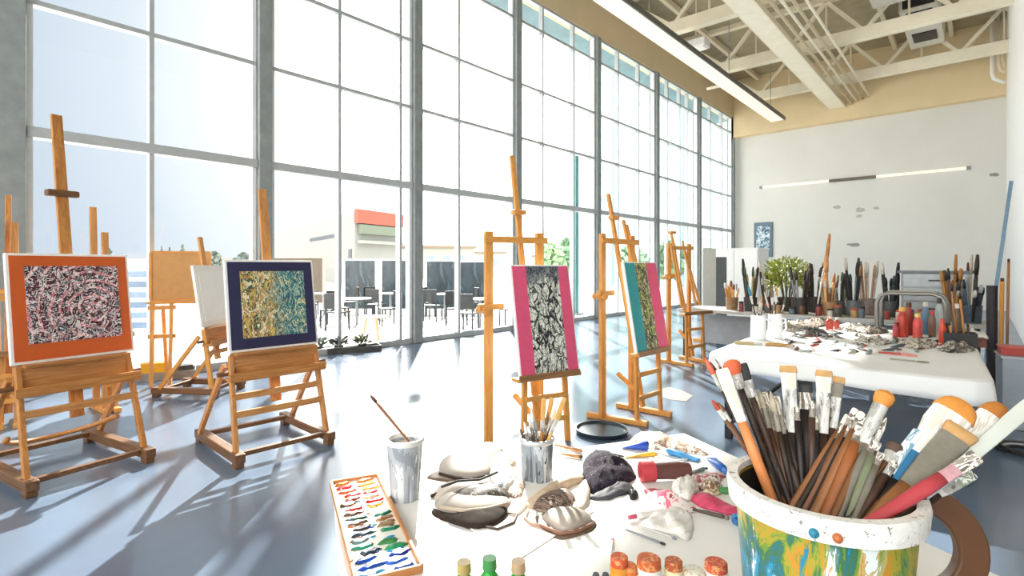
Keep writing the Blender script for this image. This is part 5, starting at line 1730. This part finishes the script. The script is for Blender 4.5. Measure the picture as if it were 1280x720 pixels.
# ================================================================ OUTSIDE
struct(MB().span((-260, -120, -0.3), (XW - 0.16, 300, -0.05)).build('ground', plain('d9d6cf', 0.8, var=0.06, scale=0.3)))

# white hall with red fascia
c0, cl_, cr_ = (-13.4, 45), (-39.5, 84), (-10.8, 50.0)
w0, w1, w2 = W(*c0), W(*cl_), W(*cr_)
w3 = w1 + (w2 - w0)
hall = thing('building', 'white gabled hall with red roof edge beyond the patio', 'building', w0)
loc = [q - w0 for q in (w0, w2, w3, w1)]
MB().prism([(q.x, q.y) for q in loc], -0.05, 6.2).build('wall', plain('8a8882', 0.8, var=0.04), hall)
u = (w2 - w0).normalized()
nrm = Vector((u.y, -u.x, 0))
Lr = (w2 - w0).length
mb = MB()
mb.bar(u * -0.05 + nrm * 0.2 + UP * 5.8, u * (Lr + 0.3) + nrm * 0.2 + UP * 5.8, 0.45, 1.2, nrm)
mb.build('roof_edge', plain('9a4a38', 0.7), hall)
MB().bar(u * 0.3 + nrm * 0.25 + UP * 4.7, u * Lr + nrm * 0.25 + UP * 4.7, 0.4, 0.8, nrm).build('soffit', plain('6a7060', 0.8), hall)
MB().bar(u * 0.2 + nrm * 0.4 + UP * 3.6, u * Lr + nrm * 0.4 + UP * 3.6, 0.7, 0.25, nrm).build('awning', plain('8f8d85', 0.7), hall)
v = (w1 - w0).normalized()
n2_ = Vector((-v.y, v.x, 0))
if n2_.dot(-w0) < 0:
    n2_ = -n2_
for s_, z_, l_ in ((6, 4.4, 10), (0.8, 2.4, 0.9)):
    wn = MB().bar(v * s_ + n2_ * 0.03 + UP * z_, v * (s_ + l_) + n2_ * 0.03 + UP * z_, 0.05, 0.35 if s_ > 2 else 1.2, n2_).build('window', plain('4a4f52', 0.4), hall)

# other far buildings: low blocks in the third bay and the skyline on the left
far = [(548, 70, 9, 3.9, 'a59e90', 'beige low far building right of second column'), (590, 85, 10, 3.6, 'a8a49c', 'pale low far building left of golden easel'),
       (20, 110, 16, 3.6, 'a0a3a6', 'pale skyline building at far left edge'), (95, 140, 22, 3.0, '8f969c', 'grey skyline building behind the slim posts'),
       (180, 120, 16, 2.6, '98968f', 'low skyline building between first windows'), (265, 150, 20, 3.4, '8f9698', 'distant skyline block above the brown board'),
       (700, 90, 8, 3.2, 'a0a8a8', 'distant low building behind the pink painting'), (760, 120, 14, 3.8, '98a4a4', 'distant low building behind the sideways painting')]
for px_, d, wd_, h, c, lab in far:
    q = P(px_, HOR, d)
    o = thing('building', lab, 'building', (q.x, q.y, -0.05), TH + 0.15)
    MB().span((-wd_ / 2, -3, 0), (wd_ / 2, 4, h)).build('wall', plain(c, 0.8, var=0.05), o)
    MB().span((-wd_ / 2 - 0.3, -3.3, h), (wd_ / 2 + 0.3, 4.3, h + 0.3)).build('roof', plain('80705c', 0.8), o)
    for k in range(4):
        MB().span((-wd_ / 2 + wd_ * (0.12 + 0.22 * k), -3.03, h * 0.45), (-wd_ / 2 + wd_ * (0.22 + 0.22 * k), -2.99, h * 0.75)).build('window', plain('7f8c94', 0.3), o)

# pale glass tower to the right, seen through the far bays
q = P(838, HOR, 40)
o = thing('office_tower', 'pale blue glass tower seen through the far windows', 'building', (q.x, q.y, -0.05), 0)
MB().span((-9, 0, 0), (9, 12, 22)).build('facade', plain('b6d4da', 0.15, var=0.08), o)
for k in range(10):
    MB().span((-9 + 2 * k - 0.08, -0.15, 0), (-9 + 2 * k + 0.08, 0, 22)).build('mullion', plain('86a9b0', 0.4), o)
for k in range(1, 6):
    MB().span((-9, -0.12, 3.6 * k - 0.1), (9, 0, 3.6 * k + 0.1)).build('floor_band', plain('9fbec4', 0.4), o)

# tree builder
def tree(label, px_, d, h, r, col, kind='round'):
    q = P(px_, HOR, d)
    o = thing('tree', label, 'tree', (q.x, q.y, -0.05), 0, 'trees outside the windows')
    MB().tube([(0, 0, 0), (0.03 * h, 0, h * 0.4), (0, 0, h * 0.8)], [h * 0.03, h * 0.022, h * 0.008], 7).build('trunk', plain('5a4a3c', 0.8), o)
    mb = MB()
    for k in range(260):
        a, u_ = random.uniform(0, 2 * PI), random.random() ** 0.5
        zz = random.random()
        rad = r * (math.sin(PI * (0.12 + 0.85 * zz)) if kind == 'round' else (1 - zz) * 0.9 + 0.1)
        c_ = Vector((math.cos(a) * rad * u_, math.sin(a) * rad * u_, h * (0.3 if kind == 'round' else 0.12) + zz * h * (0.7 if kind == 'round' else 0.88)))
        n_ = Vector((random.gauss(0, 1), random.gauss(0, 1), random.gauss(0, 1))).normalized()
        s = n_.orthogonal().normalized() * r * 0.22
        t_ = n_.cross(s)
        mb.bm.faces.new([mb.bm.verts.new(c_ + s), mb.bm.verts.new(c_ + t_), mb.bm.verts.new(c_ - s), mb.bm.verts.new(c_ - t_)])
    mb.build('crown', plain(col, 0.8, var=0.35, scale=2), o, fix=False)


for px_, d, h, r, c, kd, lab in [(134, 60, 3.6, 0.8, '4a5f4a', 'round', 'small dark tree right of the slim easel posts'), (202, 80, 4.6, 0.5, '5f6a62', 'tall', 'thin cypress left of the skyline group'),
                                 (212, 80, 4.4, 0.5, '66706a', 'tall', 'thin cypress second in the skyline group'), (228, 80, 4.9, 0.8, '707a72', 'tall', 'tallest cypress in the skyline group'),
                                 (268, 90, 4.0, 1.6, '7a867c', 'round', 'broad distant tree above the brown board'), (304, 84, 3.6, 1.6, '76837a', 'round', 'broad distant tree left of first grey column'),
                                 (688, 40, 3.2, 1.2, '9ab88a', 'round', 'light green tree behind the pink painting'), (708, 48, 4.0, 1.2, '8aa884', 'round', 'green tree beside the teal outdoor post'),
                                 (790, 38, 3.2, 1.1, '94ac90', 'round', 'green tree behind the teal and pink painting'), (836, 30, 2.9, 1.1, '7a9a74', 'round', 'pale tree left of the far golden easel')]:
    tree(lab, px_, d, h, r, c, kd)

# teal outdoor post seen through the fourth bay
q = P(719, HOR, 17)
o = thing('post', 'tall teal post outside the fourth window', 'post', (q.x, q.y, -0.05))
MB().box((0, 0, 2.6), (0.16, 0.16, 5.2)).build('shaft', plain('4f8f8f', 0.5), o)
MB().box((0, 0, 0.03), (0.4, 0.4, 0.06)).build('base_plate', GREY, o)

# patio wind screens with posts
SCR = speckle('dark_screen_glass', ['1b262c', '2c3b44', '202d35', '40525c', '1a2228'], 0.9, (1, 1, 0.6), 0.2)


def screen(label, x0, x1, dd, py_top, group=None, col=SCR, name='wind_screen', post=FRAMEW):
    a, b_ = P(x0, HOR, dd), P(x1, HOR, dd)
    zt_ = EYE - (py_top - HOR) / F * dd
    c_ = (a + b_) / 2
    L = (b_ - a).length
    o = thing(name, label, 'screen', (c_.x, c_.y, -0.05), TH, group)
    MB().box((0, 0, (zt_ + 0.05) / 2), (L - 0.05, 0.03, zt_)).build('panel', col, o)
    for s in (-1, 1):
        MB().box((s * L / 2, 0, (zt_ + 0.1) / 2), (0.1, 0.1, zt_ + 0.1)).build('post', post, o)
    MB().box((0, 0, zt_ + 0.06), (L, 0.1, 0.07)).build('top_rail', post, o)


screen('dark glass patio screen left of second column', 430, 471, 19, 325, 'dark patio wind screens')
screen('narrow dark glass patio screen beside second column', 476, 514, 19, 325, 'dark patio wind screens')
screen('dark glass patio screen right of second column', 532, 570, 19, 326, 'dark patio wind screens')
screen('dark glass patio screen left of the golden easel', 574, 612, 19, 327, 'dark patio wind screens')
screen('brown timber screen beyond the navy painting', 342, 405, 22, 322, None, plain('5f5448', 0.8, var=0.12), 'timber_screen', plain('a89a8c', 0.8))

# patio furniture
def patio_chair(loc, yaw, label, proto=[None]):
    if proto[0] is None:
        t = thing('patio_chair', label, 'chair', loc, yaw, 'patio chairs outside')
        ch = plain('232527', 0.5)
        MB().box((0, 0, 0.44), (0.44, 0.42, 0.03)).build('seat', ch, t)
        MB().box((0, 0.2, 0.72), (0.44, 0.03, 0.36)).build('backrest', ch, t)
        for sx in (-1, 1):
            for sy in (-1, 1):
                MB().bar((sx * 0.2, sy * 0.19, 0), (sx * 0.19, sy * 0.18, 0.44 if sy < 0 else 0.9), 0.03, 0.03).build('leg', ch, t)
        proto[0] = t
        return t
    c_ = copy_tree(proto[0])
    c_.location = loc
    c_.rotation_euler = (0, 0, yaw)
    c_['label'] = label
    return c_


def patio_table(loc, label, proto=[None]):
    if proto[0] is None:
        t = thing('patio_table', label, 'table', loc, 0, 'patio tables outside')
        MB().lathe([(0.36, 0.71), (0.37, 0.725), (0.36, 0.74)], 24).build('table_top', plain('e9e7e2', 0.5), t)
        MB().tube([(0, 0, 0.03), (0, 0, 0.71)], 0.035).build('pedestal', GREY, t)
        MB().lathe([(0.25, 0), (0.25, 0.02), (0.05, 0.05)], 20).build('base', GREY, t)
        proto[0] = t
        return t
    c_ = copy_tree(proto[0])
    c_.location = loc
    c_['label'] = label
    return c_


spots = [(368, 13.2, 'beside the navy painting'), (405, 16.2, 'below the brown timber screen'), (446, 13.6, 'in front of the left dark screen'), (488, 16.2, 'left of second column'),
         (556, 15.8, 'right of second column'), (600, 13.4, 'left of the golden easel')]
for px_, d, ds in spots:
    q = P(px_, HOR, d)
    patio_table((q.x, q.y, -0.05), 'round patio table outside, ' + ds)
    for k in range(3):
        a = TH + (0.4, 2.5, 4.4)[k]
        lab = 'dark patio chair outside, %s, %s its table' % (ds, ('right of', 'left of', 'in front of')[k])
        patio_chair((q.x + math.cos(a) * 0.8, q.y + math.sin(a) * 0.8, -0.05), a - PI / 2, lab)
# small pale bistro table just outside bay two
q = G(466, 432, -0.05)
q = P(466, HOR, 10.9)
t = thing('side_table', 'small pale side table just outside the second window', 'table', (q.x, q.y, -0.05))
MB().lathe([(0.28, 0.5), (0.29, 0.515), (0.28, 0.53)], 20).build('table_top', plain('d9cdb0', 0.5), t)
for k in range(3):
    a = 2 * PI * k / 3
    MB().bar((math.cos(a) * 0.22, math.sin(a) * 0.22, 0), (math.cos(a) * 0.12, math.sin(a) * 0.12, 0.5), 0.03, 0.03).build('leg', plain('c9a87a', 0.6), t)
# low white louvre stand outside the first bay
q = P(160, HOR, 8.2)
t = thing('louvre_stand', 'white framed louvre stand with blue grey slats outside first window', 'stand', (q.x, q.y, -0.05), TH + 0.2)
for s in (-1, 1):
    MB().box((s * 0.36, 0, 0.83), (0.06, 0.06, 1.66)).build('post', FRAMEW, t)
MB().box((0, 0, 1.63), (0.78, 0.08, 0.08)).build('top_rail', FRAMEW, t)
MB().box((0, 0, 0.5), (0.72, 0.06, 0.06)).build('bottom_rail', FRAMEW, t)
for k in range(6):
    MB().box((0, 0, 0.63 + 0.16 * k), (0.66, 0.03, 0.1), Matrix.Rotation(0.4, 3, 'X')).build('slat', plain('7f9ab8' if k % 2 else '6a86a6', 0.4), t)
# white parapet along the terrace on the left
a, b_ = P(-40, HOR, 26), P(330, HOR, 30)
o = MB().bar((a.x, a.y, 0.75), (b_.x, b_.y, 0.75), 0.25, 1.6, (b_ - a).cross(UP)).build('parapet', plain('e6e6e2', 0.7))
struct(o)

# ================================================================ LIGHT
sun_t = (575 - 640) / F
sdir = (V + R * sun_t).normalized()
EL = math.radians(32.6)
sv = Vector((sdir.x * math.cos(EL), sdir.y * math.cos(EL), math.sin(EL)))
sd = bpy.data.lights.new('sun', 'SUN')
sd.energy = 4.5
sd.angle = math.radians(0.8)
sd.color = (1.0, 0.95, 0.86)
so = bpy.data.objects.new('sun', sd)
C.objects.link(so)
so.rotation_mode = 'QUATERNION'
so.rotation_quaternion = sv.to_track_quat('Z', 'Y')

world = bpy.data.worlds.new('sky')
bpy.context.scene.world = world
world.use_nodes = True
nt = world.node_tree
bg = nt.nodes['Background']
tc = nt.nodes.new('ShaderNodeTexCoord')
dot = nt.nodes.new('ShaderNodeVectorMath')
dot.operation = 'DOT_PRODUCT'
nv = nt.nodes.new('ShaderNodeVectorMath')
nv.operation = 'NORMALIZE'
nt.links.new(tc.outputs['Generated'], nv.inputs[0])
nt.links.new(nv.outputs[0], dot.inputs[0])
EL2 = math.radians(16)
dot.inputs[1].default_value = (sdir.x * math.cos(EL2), sdir.y * math.cos(EL2), math.sin(EL2))
cr = nt.nodes.new('ShaderNodeValToRGB')
e = cr.color_ramp.elements
e[0].position = 0.0
e[0].color = (1.0, 0.985, 0.96, 1)
e[1].position = 1.0
e[1].color = (1.0, 0.97, 0.92, 1)
for pos, col in ((0.45, (0.86, 0.92, 1.0, 1)), (0.70, (0.76, 0.87, 1.0, 1)), (0.84, (0.80, 0.90, 1.0, 1)), (0.90, (0.90, 0.95, 1.0, 1)), (0.935, (0.98, 0.985, 0.99, 1))):
    q = cr.color_ramp.elements.new(pos)
    q.color = col
nt.links.new(dot.outputs['Value'], cr.inputs[0])
st = nt.nodes.new('ShaderNodeValToRGB')
st.color_ramp.interpolation = 'EASE'
st.color_ramp.elements[0].position = 0.0
st.color_ramp.elements[0].color = (0.4, 0.4, 0.4, 1)
st.color_ramp.elements[1].position = 1.0
st.color_ramp.elements[1].color = (1, 1, 1, 1)
for pos, v_ in ((0.2, 0.3), (0.5, 0.15), (0.70, 0.06), (0.80, 0.063), (0.86, 0.070), (0.905, 0.079), (0.935, 0.092), (0.96, 0.2)):
    q = st.color_ramp.elements.new(pos)
    q.color = (v_, v_, v_, 1)
nt.links.new(dot.outputs['Value'], st.inputs[0])
ml = nt.nodes.new('ShaderNodeMath')
ml.operation = 'MULTIPLY'
ml.inputs[1].default_value = 4.3
nt.links.new(st.outputs[0], ml.inputs[0])
nt.links.new(cr.outputs[0], bg.inputs['Color'])
nt.links.new(ml.outputs[0], bg.inputs['Strength'])

# ================================================================ CAMERA
cd = bpy.data.cameras.new('camera')
cd.sensor_width = 36
cd.lens = F / 1280 * 36
cd.shift_y = -(360 - HOR) / 1280
cd.clip_end = 600
cd.clip_start = 0.02
co = bpy.data.objects.new('camera', cd)
C.objects.link(co)
co.location = (0, 0, EYE)
co.rotation_euler = (PI / 2, 0, TH)
sc = bpy.context.scene
sc.camera = co
sc.view_settings.view_transform = 'Standard'
sc.view_settings.look = 'None'
sc.view_settings.gamma = 1
sc.view_settings.use_curve_mapping = False
sc.view_settings.exposure = 1.72
sc.cycles.max_bounces = 10
sc.cycles.transparent_max_bounces = 16
sc.cycles.use_denoising = True
